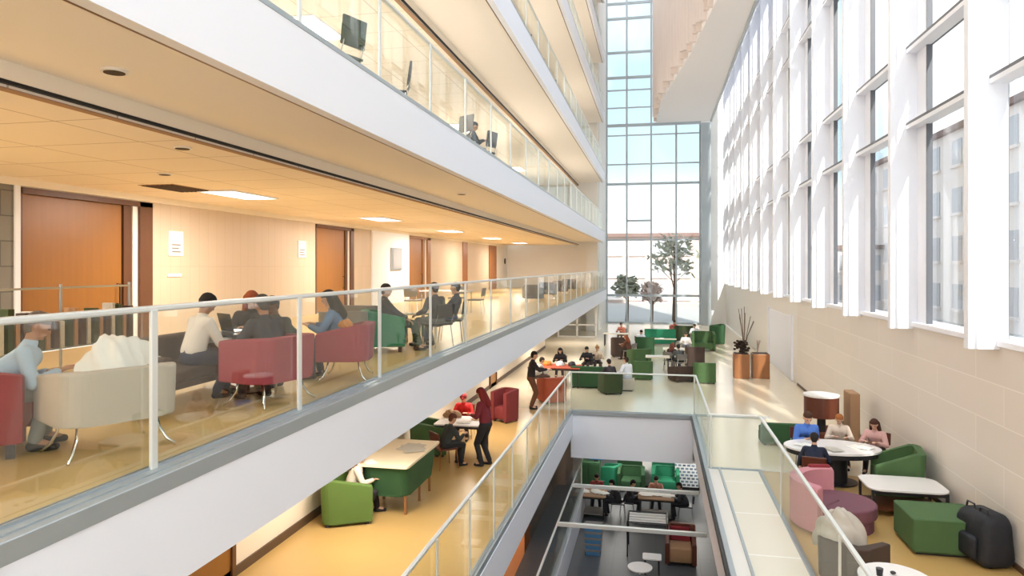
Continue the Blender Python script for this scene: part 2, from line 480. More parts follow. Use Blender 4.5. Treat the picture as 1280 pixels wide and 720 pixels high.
# slab bottoms
slab('ceiling_0', 'soffit', -10.5, VL, YN, 45, -5.29, -5.2)
slab('ceiling_0', 'soffit', VL, XR, YV + 0.15, 45, -5.98, -5.9)
slab('ceiling_0', 'soffit', VR + 0.12, XR, YN, YV + 0.15, -5.56, -5.5)
half = lambda a, b, L: [L * (i + 1) / max(1, round(L / 1.5)) for i in range(max(1, round(L / 1.5)) - 1)]
none = lambda a, b, L: []
def few(a, b, L): return [L * (i + 1) / max(1, round(L / 3.0)) for i in range(max(1, round(L / 3.0)) - 1)]
def posts2(a, b, L): return [0.04, L - 0.04] if L < 6 else half(a, b, L)
guard('glass balustrade around the open void beside the yellow lounge floor', [(VL - 0.02, YN), (VL - 0.02, YV), (VR + 0.08, YV), (VR + 0.08, 16.1), (2.24, 16.1), (2.24, YN)][0:4], Z1, 1.22, posts2, half, rail_r=0.026, post_w=0.018, shoe_w=0.07)
guard('glass balustrade beside the pink banquette and pale ledge', [(VR + 0.08, 16.1), (2.24, 16.1), (2.24, YN)], Z1, 1.22, lambda a, b, L: [0.03] if L < 3 else [2.8, 6.9, 11.0], few, rail_r=0.03, post_w=0.02, shoe_w=0.05)

# ---- lowest level
slab('floor_0', 'grey_floor', -3.4, 6.0, YN, 45, Z0 - 0.05, Z0)
slab('floor_0', 'orange_floor', -10.5, -3.4, YN, 45, Z0 - 0.05, Z0)
slab('wall_lower', 'dark_panel', -3.5, -3.34, ywall(661, -3.38), 30, Z0, -5.3)
slab('wall_lower', 'warm_white', -10.7, -10.5, YN, 45, Z0, -5.2)
slab('wall_lower', 'stone_wall', XR, XR + 0.2, YN, 45, Z0, Z1 - 0.05)
slab('wall_lower', 'fabric_dark_green', -3.4, XR, 31.5, 31.7, Z0, -5.98)
slab('floor_13', 'grey_floor', -3.34, -2.4, YN, 23.6, -7.6, -7.45)
slab('trim_129', 'white_paint', -2.46, -2.36, YN, 23.6, Z0, -7.5)
slab('column_lower', 'off_white', -2.78, -2.5, 23.7, 24.0, Z0, -5.98)
guard('glass balustrade on the low platform beside the dark wood wall', [(-2.43, YN), (-2.43, 23.6)], -7.45, 1.0, none, half, rail_r=0.025, shoe_w=0.06)
for (yy, lab) in ((ywall(870, 1.09) , 0), (0, 1)):
    pass
for (px, py, lab) in ((800, 612, 'far pale steel tie rod spanning the void above the tables'), (780, 661, 'near pale steel tie rod spanning the void above the magazine rack')):
    p = at(px, py, -6.42)
    bm = bmesh.new(); box(bm, -2.42, VR + .1, -0.045, 0.045, -0.05, 0.05, 0.01)
    tag(obj('tie_rod', bm, 'rail_white', None, loc=(0, p.y, -6.42)), lab, 'rod', 'tie rods across the void')

# ------------------------------------------------------------------ wall of doors (balcony levels)
def wy(px): return ywall(px, XW)
def wallseg(px0, px1, m, n, depth=0.0, ztop=1.4, z0=Z2):
    o = slab('wall_inner', m, XW - 0.25, XW + depth, wy(px0), wy(px1), z0, ztop)
    return o
slab('wall_inner', 'grey_block', XW - 0.2, XW, YN, wy(17), Z2, 1.48)
slab('trim_130', 'white_paint', XW - 0.1, XW + 0.03, wy(17), wy(24), Z2, 1.36)
slab('trim_131', 'warm_white', XW - 0.2, XW + 0.06, YN, 50.0, 1.36, 1.50)
dn = 1
def door(px0, px1, pxf, m='door_wood', handle=True, fm='brown_frame', ztop=1.24, jamb=True):
    global dn
    y0, y1, y2 = wy(px0), wy(px1), wy(pxf)
    w = bpy.data.objects.new('door_%d' % dn, None); COL.objects.link(w); w['kind'] = 'structure'; dn += 1
    obj('door_leaf', bb(XW - 0.16, XW - 0.10, y0 + 0.02, y1 - 0.02, Z2 + 0.01, ztop, 0.004), m, w)
    bm = bmesh.new()
    box(bm, XW - 0.2, XW + 0.02, y0 - 0.04, y0 + 0.03, Z2, ztop + 0.1)
    box(bm, XW - 0.2, XW + 0.02, y0 - 0.04, y2, ztop, ztop + 0.1)
    box(bm, XW - 0.2, XW - 0.06, y1, y1 + (y2 - y1) * 0.3, Z2, ztop)
    box(bm, XW - 0.2, XW + 0.02, y1 + (y2 - y1) * 0.5, y2, Z2, ztop + 0.1)
    obj('door_frame', bm, fm, w)
    if jamb:
        obj('jamb', bb(XW - 0.2, XW - 0.04, y1 + (y2 - y1) * 0.3, y1 + (y2 - y1) * 0.5, Z2, ztop), 'off_white', w)
    slab('wall_inner', 'peach_panel', XW - 0.25, XW, y0 - 0.04, y2, ztop + 0.1, 1.48)
    slab('wall_inner', 'peach_panel', XW - 0.35, XW - 0.25, y0 - 0.04, y2, Z2, 1.48)
    if handle:
        bm = bmesh.new(); yy = y1 - 0.14
        tube(bm, [(XW - 0.10, yy, -0.35), (XW - 0.03, yy, -0.35), (XW - 0.03, yy, -0.75), (XW - 0.10, yy, -0.75)], 0.014, 8)
        obj('door_handle', bm, 'dark_metal', w)
door(25, 158, 190)
wallseg(190, 395, 'peach_panel', 2)
door(395, 434, 442)
wallseg(442, 464, 'peach_panel', 3)
wallseg(464, 510, 'white_paint', 4, 0.055, 1.36)
door(511, 530, 538, fm='door_wood')
wallseg(538, 578, 'peach_panel', 5)
slab('trim_132', 'frame_wood', XW - 0.2, XW + 0.03, wy(578), wy(584), Z2, 1.36)
wallseg(584, 611, 'peach_panel', 6)
slab('trim_133', 'frame_wood', XW - 0.2, XW + 0.04, wy(611), wy(620), Z2, 1.36)
wallseg(620, 664, 'off_white', 7)
door(665, 669, 674, handle=False)
wallseg(674, 709, 'peach_panel', 8)
slab('trim_134', 'frame_wood', XW - 0.2, XW + 0.04, wy(710), wy(714), Z2, 1.36)
slab('wall_inner', 'warm_white', XW - 0.25, XW, wy(714), 50.0, Z2, 1.48)
# signs on the wall
def plate(px0, px1, py0, py1, label, m='table_white', lines=3):
    y0, y1 = wy(px0), wy(px1); d = XW * F / CS / ((px0 + px1) / 2 - VX)
    z1 = -(py0 - HY) * d / F; z0 = -(py1 - HY) * d / F
    t = thing('wall_sign', label, 'sign', (XW, (y0 + y1) / 2, (z0 + z1) / 2), 0)
    h = (y1 - y0) / 2; v = (z1 - z0) / 2
    obj('sign_plate', bb(0.0, 0.025, -h, h, -v, v, 0.004), m, t)
    if lines:
        bm = bmesh.new()
        for i in range(lines):
            z = -v * 0.1 - i * v * 0.28
            box(bm, 0.025, 0.028, -h * 0.6, h * (0.6 if i % 2 == 0 else 0.35), z - v * 0.05, z + v * 0.05)
        obj('printed_lines', bm, 'fabric_grey', t)
    return t
plate(210, 228, 289, 320, 'white room sign on the peach wall beside the large wood door')
plate(209, 226, 342, 346, 'thin white strip plate below the room sign on the peach wall', lines=0)
plate(372, 382, 301, 322, 'white room sign on the peach wall before the second wood door')
t = thing('wall_display', 'narrow mirrored display case on the white wall section', 'display', (XW + 0.06, wy(493), 0.2))
a = (wy(500) - wy(487)) / 2
obj('display_frame', bb(0, 0.06, -a, a, -0.35, 0.55, 0.01), 'steel', t)
obj('display_panel', bb(0.06, 0.07, -a * 0.8, a * 0.8, -0.28, 0.48), 'facade_glass', t)
t = thing('wall_clock', 'small dark round clock on the far white wall section', 'clock', (XW + 0.0, wy(631), 0.37))
bm = bmesh.new(); disc(bm, 0, 0, 0, 0.05, 0.2); bmesh.ops.rotate(bm, matrix=Matrix.Rotation(PI / 2, 3, 'Y'), verts=bm.verts)
obj('clock_face', bm, 'dark_metal', t)

# ceiling fittings
def ceil_panel(x, y, z, w, l, label, e, group, col=(1.0, 0.93, 0.82)):
    t = thing('ceiling_light', label, 'ceiling light', (x, y, z), 0, group)
    bm = bmesh.new()
    for (a0, a1, b0, b1) in ((-w / 2 - .04, -w / 2, -l / 2 - .04, l / 2 + .04), (w / 2, w / 2 + .04, -l / 2 - .04, l / 2 + .04), (-w / 2, w / 2, -l / 2 - .04, -l / 2), (-w / 2, w / 2, l / 2, l / 2 + .04)):
        box(bm, a0, a1, b0, b1, -0.03, 0.0)
    obj('light_frame', bm, 'white_paint', t)
    obj('diffuser', bb(-w / 2, w / 2, -l / 2, l / 2, -0.02, 0.0), 'lamp_glow', t)
    L = bpy.data.lights.new('lamp', 'AREA'); L.shape = 'RECTANGLE'; L.size = w; L.size_y = l
    L.energy = e; L.color = col
    lo = bpy.data.objects.new('lamp', L); COL.objects.link(lo); lo.parent = t; lo.location = (0, 0, -0.035)
m = bpy.data.materials.new('lamp_glow'); m.use_nodes = True
m.node_tree.nodes['Principled BSDF'].inputs['Emission Color'].default_value = (1, .95, .86, 1)
m.node_tree.nodes['Principled BSDF'].inputs['Emission Strength'].default_value = 3.0
M['lamp_glow'] = m
WARM = (1.0, 0.93, 0.84)
p = at(300, 243, 1.48)
for k in range(-2, 5):
    lab = 'flat white ceiling light panel above the seated people on the balcony' if k == 0 else 'flat white light panel set in the tiled balcony ceiling'
    ceil_panel(p.x, p.y + 7.5 * k, 1.48, 0.7, 1.6, lab, 120, None if k == 0 else 'balcony ceiling light panels', WARM)
for zf, fb, n in UP[1:4]:  # panels added to brighten the upper galleries
    for k in range(0, 4):
        ceil_panel(-7.8, 3 + 12 * k, fb - 0.175, 0.7, 1.6, 'added fill light panel in an upper gallery ceiling', 150, 'added upper gallery fill lights', (1.0, .98, .96))
for k in range(0, 6):  # added fill panels lighten the lounge below the balcony
    ceil_panel(-4.6, 3 + 7.5 * k, -2.30, 0.5, 1.4, 'added fill light panel under the balcony above the yellow lounge floor', 42, 'added fill lights under the balcony', WARM)
for k in range(0, 4):  # lamps added to lift the light on the orange floor
    ceil_panel(-7.2, 6 + 8 * k, -5.31, 0.5, 1.4, 'added fill light panel over the orange lowest floor', 100, 'added fill lights over the lowest floor', (1.0, .9, .75))
for k, (x, y) in enumerate(((-1.5, 25.5), (1.5, 25.5), (-1.5, 29.5), (1.5, 29.5))):  # extra lamps added to brighten the corner with the armchairs
    ceil_panel(x, y, -6.0, 0.5, 1.2, 'added fill light panel above the dark green armchairs of the lowest floor', 32, 'added fill lights above the green armchairs', (1, .95, .88))
def downlight(px, py, z, label):
    p = at(px, py, z)
    t = thing('downlight', label, 'downlight', p)
    bm = bmesh.new(); disc(bm, 0, 0, -0.02, 0.01, 0.11, n=24); obj('trim_ring', bm, 'off_white', t)
    bm = bmesh.new(); disc(bm, 0, 0, -0.025, -0.01, 0.085, n=24); obj('recess', bm, 'fabric_brown', t)
downlight(143, 88, 1.683, 'round recessed downlight in the smooth soffit nearest the camera')
downlight(577, 242, 1.683, 'round recessed downlight in the smooth soffit far along the balcony')
downlight(206, 217, 1.48, 'round recessed downlight in the tiled ceiling near the vent')
downlight(228, 184, 1.48, 'tiny dark sprinkler spot in the tiled ceiling near the soffit edge')
p = at(222, 235, 1.48)
t = thing('ceiling_vent', 'dark linear air vent in the tiled ceiling beside the light panel', 'vent', p)
bm = bmesh.new()
for i in range(7): box(bm, -0.3 + i * 0.1 - 0.03, -0.3 + i * 0.1 + 0.03, -0.55, 0.55, -0.02, 0.0)
obj('louvre', bm, 'fabric_brown', t)
obj('vent_frame', bb(-0.36, 0.36, -0.6, 0.6, -0.008, 0.0), 'fabric_tan', t)

# doors in the lounge wall (below the balcony)
def lowdoor(y0, y1):
    global dn
    w = bpy.data.objects.new('door_%d' % dn, None); COL.objects.link(w); w['kind'] = 'structure'; dn += 1
    obj('door_leaf', bb(-6.0, -5.97, y0, y1, Z1, -2.30), 'door_wood', w)
    bm = bmesh.new(); box(bm, -6.0, -5.94, y1, y1 + 0.09, Z1, -2.30); box(bm, -6.0, -5.94, y0 - 0.09, y0, Z1, -2.30)
    obj('door_frame', bm, 'brown_frame', w)
lowdoor(ywall(225, -6.0), ywall(286, -6.0))
lowdoor(ywall(612, -6.0), ywall(619, -6.0))
# glazed screen at the far end of the lounge under the balcony
w = bpy.data.objects.new('window_%d' % wn, None); COL.objects.link(w); w['kind'] = 'structure'; wn += 1
bm = bmesh.new()
for x in (-6.1, -4.9, -3.7): box(bm, x - 0.05, x + 0.05, 44.0, 44.1, Z1, -2.46)
for z in (-2.6, -3.7, Z1 + 0.05): box(bm, -6.1, -3.7, 44.0, 44.1, z - 0.04, z + 0.04)
obj('window_frame', bm, 'off_white', w)
obj('pane', bb(-6.1, -3.7, 44.04, 44.06, Z1, -2.46), 'window_glass', w)

# ------------------------------------------------------------------ people
def remeshed(caps, voxel, smooth=6):
    """one continuous skin grown over tapered capsules (a, ra, b, rb)"""
    bm = bmesh.new()
    for c in caps:
        a, ra, b, rb = Vector(c[0]), c[1], Vector(c[2]), c[3]
        fl = c[4] if len(c) > 4 else 1.0
        d = b - a; L = d.length
        if L < 1e-5: d = Vector((0, 0, 1)); 
        t = bmesh.new()
        n = 14
        q = d.to_track_quat('Z', 'Y').to_matrix().to_4x4()
        prof = []
        for i in range(5): 
            an = -PI / 2 + (PI / 2) * i / 4; prof.append((ra * math.cos(an), ra * math.sin(an)))
        for i in range(5):
            an = (PI / 2) * i / 4; prof.append((rb * math.cos(an), L + rb * math.sin(an)))
        prof[0] = (0.0, -ra); prof[-1] = (0.0, L + rb)
        rings = []
        for (r, z) in prof[1:-1]:
            rings.append([t.verts.new((r * math.cos(2 * PI * j / n), r * math.sin(2 * PI * j / n) * fl, z)) for j in range(n)])
        b0 = t.verts.new((0, 0, prof[0][1])); b1 = t.verts.new((0, 0, prof[-1][1]))
        for j in range(n):
            t.faces.new((b0, rings[0][(j + 1) % n], rings[0][j])); t.faces.new((b1, rings[-1][j], rings[-1][(j + 1) % n]))
            for r0, r1 in zip(rings, rings[1:]):
                t.faces.new((r0[j], r0[(j + 1) % n], r1[(j + 1) % n], r1[j]))
        bmesh.ops.transform(t, matrix=Matrix.Translation(a) @ q, verts=t.verts)
        merge(bm, t)
    me = bpy.data.meshes.new('src'); bm.to_mesh(me); bm.free()
    o = bpy.data.objects.new('src', me); COL.objects.link(o)
    r = o.modifiers.new('r', 'REMESH'); r.mode = 'VOXEL'; r.voxel_size = voxel; r.use_smooth_shade = True
    if smooth:
        s = o.modifiers.new('s', 'SMOOTH'); s.factor = 0.5; s.iterations = smooth
    dg = bpy.context.evaluated_depsgraph_get(); dg.update()
    out = bpy.data.meshes.new_from_object(o.evaluated_get(dg))
    bpy.data.objects.remove(o); bpy.data.meshes.remove(me)
    for p in out.polygons: p.use_smooth = True
    return out

def ik(a, b, l1, l2, bend):
    a, b = Vector(a), Vector(b); d = b - a; L = min(d.length, (l1 + l2) * 0.995)
    u = d.normalized(); b = a + u * L
    x = (l1 * l1 - l2 * l2 + L * L) / (2 * L); h = math.sqrt(max(0, l1 * l1 - x * x))
    w = Vector(bend); w = (w - u * w.dot(u)).normalized()
    return a + u * x + w * h, b

POSES = {
    # sit: lean (m forward of shoulders over hips), hand targets, feet targets, head (forward, down) ; standing likewise
    'stand':      dict(sit=False, lean=0.02, hands=((-.26, .10, .82), (.26, .12, .84)), feet=((-.11, .0), (.12, .08)), nod=0.15),
    'stand_bag':  dict(sit=False, lean=0.06, hands=((-.12, .30, 1.12), (.16, .30, 1.08)), feet=((-.12, .05), (.10, -.04)), nod=0.45),
    'walk':       dict(sit=False, lean=0.05, hands=((-.28, .16, .86), (.27, -.10, .84)), feet=((-.10, .26), (.10, -.22)), nod=0.1),
    'reach':      dict(sit=False, lean=0.05, hands=((-.16, .42, 1.16), (.20, .46, 1.20)), feet=((-.12, .02), (.12, .0)), nod=0.2),
    'sit_table':  dict(sit=True, lean=0.14, hands=((-.14, .46, .76), (.15, .44, .76)), feet=((-.14, .42), (.15, .36)), nod=0.45),
    'sit_type':   dict(sit=True, lean=0.10, hands=((-.10, .42, .70), (.10, .42, .70)), feet=((-.12, .50), (.14, .22)), nod=0.6),
    'sit_lean':   dict(sit=True, lean=0.26, hands=((-.06, .42, .66), (.10, .52, .68)), feet=((-.16, .38), (.16, .34)), nod=0.45),
    'sit_back':   dict(sit=True, lean=-0.10, hands=((-.16, .30, .60), (.16, .32, .60)), feet=((-.14, .55), (.13, .50)), nod=0.1),
    'sit_turn':   dict(sit=True, lean=0.04, hands=((-.34, .20, .66), (.20, .34, .62)), feet=((-.16, .46), (.14, .30)), nod=0.2),
}
CACHE = {}
def person_meshes(pose, voxel):
    key = (pose, voxel)
    if key in CACHE: return CACHE[key]
    P = POSES[pose]; V = Vector
    fine = voxel < 0.011
    if P['sit']:
        pz = 0.53; ln = P['lean']
        pel = V((0, 0, pz)); hip = [V((-.095, .0, pz - .01)), V((.095, .0, pz - .01))]
        up = math.sqrt(0.44 ** 2 - ln ** 2)
    else:
        pz = 0.93; ln = P['lean']
        pel = V((0, 0, pz)); hip = [V((-.09, 0, pz - .03)), V((.09, 0, pz - .03))]
        up = math.sqrt(0.48 ** 2 - ln ** 2)
    sh = V((0, ln, pz + up)); mid = pel.lerp(sh, 0.45) + V((0, -0.01, 0))
    s = [sh + V((-.17, 0, -.03)), sh + V((.17, 0, -.03))]
    ax = (sh - pel).normalized()
    neck = sh + V((0, ax.y * .05, .05)); nod = P['nod']
    hc = neck + V((0, .03 + math.sin(nod) * .07, .13))
    R = Matrix.Rotation(-nod, 4, 'X')
    def H(x, y, z): return hc + (R @ V((x, y, z)))
    kn, an = [], []
    for i in (0, 1):
        fx, fy = P['feet'][i]
        ank = V((fx, fy, .09))
        k, a2 = ik(hip[i], ank, .44, .42, (0.0, 1.0, 0.3 if P['sit'] else 0.0))
        kn.append(k); an.append(a2)
    el, wr = [], []
    for i in (0, 1):
        tg = V(P['hands'][i])
        e, w2 = ik(s[i], tg, .28, .25, ((-1 if i == 0 else 1) * 0.6, -0.7, -0.5))
        el.append(e); wr.append(w2)
    # body
    B = []
    B.append((pel + V((-.05, 0, 0)), .105, pel + V((.05, 0, 0)), .105))
    for x in (-1, 1):
        B.append((pel + V((x * .05, 0, .02)), .10, mid + V((x * .045, 0, 0)), .09))
        B.append((mid + V((x * .045, 0, 0)), .09, sh + V((x * .07, 0, -.09)), .10))
        B.append((sh + V((x * .05, 0, -.06)), .075, sh + V((x * .15, 0, -.035)), .055))
    B.append((sh + V((0, 0, -.03)), .055, neck + V((0, .01, .03)), .05))
    B.append((neck, .05, H(0, -.02, -.03), .052))
    B.append((H(0, -.012, .025), .088, H(0, .004, .02), .086)); B.append((H(0, .0, .0), .075, H(0, .035, -.062), .046))
    B.append((H(0, .078, .018), .010, H(0, .10, -.016), .014)); B.append((H(-.03, .07, .03), .014, H(.03, .07, .03), .014))
    B.append((H(-.018, .078, -.048), .011, H(.018, .078, -.048), .011)); B.append((H(0, .066, -.085), .018, H(0, .06, -.08), .018))
    for x in (-1, 1): B.append((H(x * .083, -.01, .012), .014, H(x * .086, -.012, -.02), .011))
    L = []   # trousers list
    S = []   # shirt list
    for x in (0, 1):
        B.append((hip[x], .082, kn[x], .052)); B.append((kn[x], .052, kn[x].lerp(an[x], .3), .054)); B.append((kn[x].lerp(an[x], .3), .054, an[x], .036))
        B.append((an[x], .036, an[x] + V((0, .12, -.05)), .032))
        B.append((s[x], .052, el[x], .038)); B.append((el[x], .038, wr[x], .026))
        # hand: palm, four fingers, thumb
        d = (wr[x] - el[x]).normalized(); side = V((0, 0, 1)).cross(d)
        side = side.normalized() if side.length > .1 else V((1, 0, 0))
        if not P['sit'] and abs(d.z) > .7: side = V((0, 1, 0))
        nrm = d.cross(side).normalized()
        if nrm.z > 0: nrm = -nrm
        th = -1 if x == 1 else 1    # thumb towards the middle of the body
        if not P['sit'] and abs(d.z) > .7: th = 1
        elif side.x * (1 if x == 0 else -1) < 0: th = -th * 1
        palm = wr[x] + d * .045
        for q in (-.026, -.009, .009, .026): B.append((wr[x] + side * q * .5, .017, wr[x] + d * .08 + side * q, .013))
        for q, ln_ in ((-.030, .058), (-.010, .072), (.010, .076), (.030, .068)):
            ln2 = ln_ ; r_ = .0085 if fine else .011
            k0 = wr[x] + d * .082 + side * q * th; k1 = k0 + d * ln2 * .5 + nrm * .008; k2 = k1 + d * ln2 * .38 + nrm * .024
            B.append((k0, r_ + .001, k1, r_)); B.append((k1, r_, k2, r_ - .0015))
        t0 = wr[x] + d * .03 + side * .022 * th; t1 = t0 + d * .03 + side * .03 * th + nrm * .006; t2 = t1 + d * .03 + side * .006 * th + nrm * .01
        B.append((t0, .014, t1, .011)); B.append((t1, .011, t2, .009))
        # clothes
        L.append((hip[x], .105, kn[x], .072)); L.append((kn[x], .07, an[x] + V((0, 0, .02)), .058))
        S.append((s[x] + V((0, 0, .0)), .07, el[x], .056)); S.append((el[x], .056, el[x].lerp(wr[x], .86), .042))
    L.append((pel + V((-.05, -.01, -.01)), .122, pel + V((.05, -.01, -.01)), .122))
    L.append((pel + V((-.05, 0, .04)), .115, pel + V((.05, 0, .04)), .115))
    for x in (-1, 1):
        S.append((pel + V((x * .05, 0, .06)), .122, mid + V((x * .05, 0, 0)), .112))
        S.append((mid + V((x * .05, 0, 0)), .112, sh + V((x * .075, 0, -.09)), .117))
        S.append((sh + V((x * .05, 0, -.06)), .092, sh + V((x * .15, 0, -.03)), .07))
    S.append((sh + V((0, -.005, -.03)), .075, neck + V((0, 0, -.01)), .062))
    SH = []
    for x in (0, 1):
        a = an[x]
        SH.append([(a + V((0, -.03, -.045)), .042, a + V((0, .06, -.05)), .040), (a + V((0, .06, -.052)), .040, a + V((0, .15, -.058)), .033), (a + V((0, -.01, -.02)), .044, a + V((0, -.01, .01)), .044)])
    hair = {}
    hair['short'] = [(H(0, -.03, .045), .092, H(0, -.005, .05), .088), (H(0, -.045, .0), .082, H(0, -.045, -.03), .062)]
    hair['bun'] = hair['short'] + [(H(0, -.14, .05), .045, H(0, -.15, .06), .045)]
    hair['long'] = hair['short'] + [(H(x * .06, -.045, .02), .055, H(x * .085, -.03, -.20), .05) for x in (-1, 1)] + [(H(0, -.06, 0), .08, H(0, -.085, -.28), .075)]
    hair['hat'] = [(H(0, -.02, .05), .10, H(0, -.01, .055), .10), (H(0, .05, .06), .05, H(0, .11, .05), .035)]
    out = dict(body=remeshed(B, voxel, 2 if fine else 1), trousers=remeshed(L, max(voxel, .014), 5), shirt=remeshed(S, max(voxel, .012), 4),
               shoes=[remeshed(q, .012, 2) for q in SH], hair={}, H=H, eyes=[H(-.032, .083, .012), H(.032, .083, .012)])
    out['_hair'] = hair; out['_v'] = voxel
    out['wr'] = wr
    CACHE[key] = out
    return out

def person(pose, loc, rotz, label, shirt, trousers, hair=(40, 28, 22), style='short', skin='light', near=False, group=None, shoe=(36, 34, 36), scale=1.0):
    G = person_meshes(pose, 0.008 if near else 0.015)
    t = thing('person', label, 'person', loc, rotz)
    if POSES[pose]['sit'] and scale == 1.0: scale = 0.94
    t.scale = (scale,) * 3
    def use(me, name, m):
        me = me.copy(); me.materials.clear(); return link(me, name, m, t)
    use(G['body'], 'body', SKIN[skin])
    use(G['trousers'], 'trousers', cloth('t%d_%d_%d' % trousers, trousers))
    use(G['shirt'], 'shirt', cloth('s%d_%d_%d' % shirt, shirt))
    for s_ in G['shoes']: use(s_, 'shoe', cloth('b%d_%d_%d' % shoe, shoe))
    if style not in G['hair']: G['hair'][style] = remeshed(G['_hair'][style], .012, 2)
    use(G['hair'][style], 'hat' if style == 'hat' else 'hair', cloth('h%d_%d_%d' % hair, hair, 0.2))
    if near:
        for e in G['eyes']:
            bm = bmesh.new(); ball(bm, e, .009, u=10, v=6); obj('eye', bm, 'eye', t, smooth=True)
    return t

# ------------------------------------------------------------------ furniture builders (front faces +Y)
def tub_chair(name, label, loc, rotz, fm, w=0.8, d=0.76, h=0.78, sh=0.43, arm=None, legs='block', z0=0.08, group=None, th=0.12, cat='armchair', cushion=None):
    t = thing(name, label, cat, loc, rotz, group)
    if arm is None: arm = h - 0.12
    # shell: back and two arms, the outer corner rounded
    def U(w, d, th, yb):
        o = []
        r = 0.16
        o.append((w / 2, d / 2))
        for i in range(7): a = math.radians(0 - 90 * i / 6); o.append((w / 2 - r + r * math.cos(a), -d / 2 + r + r * math.sin(a)))
        for i in range(7): a = math.radians(270 - 90 * i / 6); o.append((-w / 2 + r + r * math.cos(a), -d / 2 + r + r * math.sin(a)))
        o.append((-w / 2, d / 2)); o.append((-w / 2 + th, d / 2))
        r2 = 0.07
        for i in range(5): a = math.radians(180 + 90 * i / 4); o.append((-w / 2 + th + r2 + r2 * math.cos(a), -d / 2 + th + r2 + r2 * math.sin(a)))
        for i in range(5): a = math.radians(270 + 90 * i / 4); o.append((w / 2 - th - r2 + r2 * math.cos(a), -d / 2 + th + r2 + r2 * math.sin(a)))
        o.append((w / 2 - th, d / 2))
        return o
    bm = bmesh.new(); prism(bm, U(w, d, th, 0), z0, arm, 0.02)
    # arms slope from the back down to the front
    for v in bm.verts:
        if v.co.z > z0 + 0.1:
            k = min(1, max(0, (v.co.y + d / 2 - th) / (d - th)))
            v.co.z += (h - arm) * (1 - k) ** 0.7 if k > 0 else (h - arm)
            v.co.y -= 0.03 if k <= 0.05 else 0
    obj('shell', bm, fm, t, smooth=False)
    bm = bmesh.new(); box(bm, -w / 2 + th + .004, w / 2 - th - .004, -d / 2 + th, d / 2 - 0.01, z0 + 0.05, sh, 0.04, 3)
    obj('seat', bm, cushion or fm, t, smooth=True)
    add_legs(t, legs, w, d, z0)
    return t

def add_legs(t, legs, w, d, z0):
    if legs == 'block':
        for x in (-1, 1):
            for y in (-1, 1):
                obj('leg', bb(x * (w / 2 - .09) - .03, x * (w / 2 - .09) + .03, y * (d / 2 - .09) - .03, y * (d / 2 - .09) + .03, 0, z0 + .01), 'table_dark', t)
    elif legs == 'chrome':
        for x in (-1, 1):
            for y in (-1, 1):
                bm = bmesh.new(); cx, cy = x * (w / 2 - .14), y * (d / 2 - .14)
                tube(bm, [(cx, cy, z0 + .02), (cx + x * .01, cy + y * .02, z0 * .6), (cx + x * .05, cy + y * .06, z0 * .25), (cx + x * .10, cy + y * .12, 0.012)], .013, 8)
                obj('leg', bm, 'chrome', t, smooth=True)

def sofa(name, label, loc, rotz, fm, w=1.8, d=0.8, h=0.75, sh=0.42, seats=2, z0=0.07, legs='block', arms=True, group=None):
    t = thing(name, label, 'sofa', loc, rotz, group)
    obj('backrest', bb(-w / 2, w / 2, -d / 2, -d / 2 + .17, z0, h, .035, 3), fm, t)
    if arms:
        for x in (-1, 1):
            a, b = sorted((x * w / 2, x * (w / 2 - .13)))
            obj('armrest', bb(a, b, -d / 2 + .171, d / 2, z0, h - .14, .03, 3), fm, t)
    wi = w / 2 - (.135 if arms else 0)
    obj('seat_base', bb(-wi, wi, -d / 2 + .171, d / 2 - .02, z0, sh - .13, .01), fm, t)
    for i in range(seats):
        a = -wi + 2 * wi * i / seats
        obj('seat_cushion', bb(a + .005, a + 2 * wi / seats - .005, -d / 2 + .172, d / 2 - .005, sh - .13, sh, .035, 3), fm, t)
    add_legs(t, legs, w, d, z0)
    return t

def ottoman(label, loc, rotz, fm, w, d, h, name='ottoman'):
    t = thing(name, label, 'ottoman', loc, rotz)
    obj('body', bb(-w / 2, w / 2, -d / 2, d / 2, .04, h - .006, .035, 3), fm, t)
    bm = bmesh.new()
    r = .008
    z = h - .02
    pts = [(p[0], p[1], z) for p in rrect(w - .005, d - .005, .05, 4)]
    tube(bm, pts + [pts[0]], r, 6, cap=False); obj('piping', bm, fm, t)
    obj('plinth', bb(-w / 2 + .06, w / 2 - .06, -d / 2 + .06, d / 2 - .06, 0, .05), 'table_dark', t)
    return t

def round_table(label, loc, r, h, tm='table_white', ry=None, pm='chrome', base=True, group=None):
    t = thing('round_table', label, 'table', loc, 0, group)
    bm = bmesh.new(); disc(bm, 0, 0, h - .028, h, r, ry, bev=.006); obj('tabletop', bm, tm, t)
    bm = bmesh.new(); tube(bm, [(0, 0, .02), (0, 0, h - .028)], .03, 14); obj('pedestal', bm, pm, t, smooth=True)
    bm = bmesh.new(); disc(bm, 0, 0, 0, .022, r * .5, bev=.006); obj('base', bm, pm if pm != 'chrome' else 'steel', t)
    return t

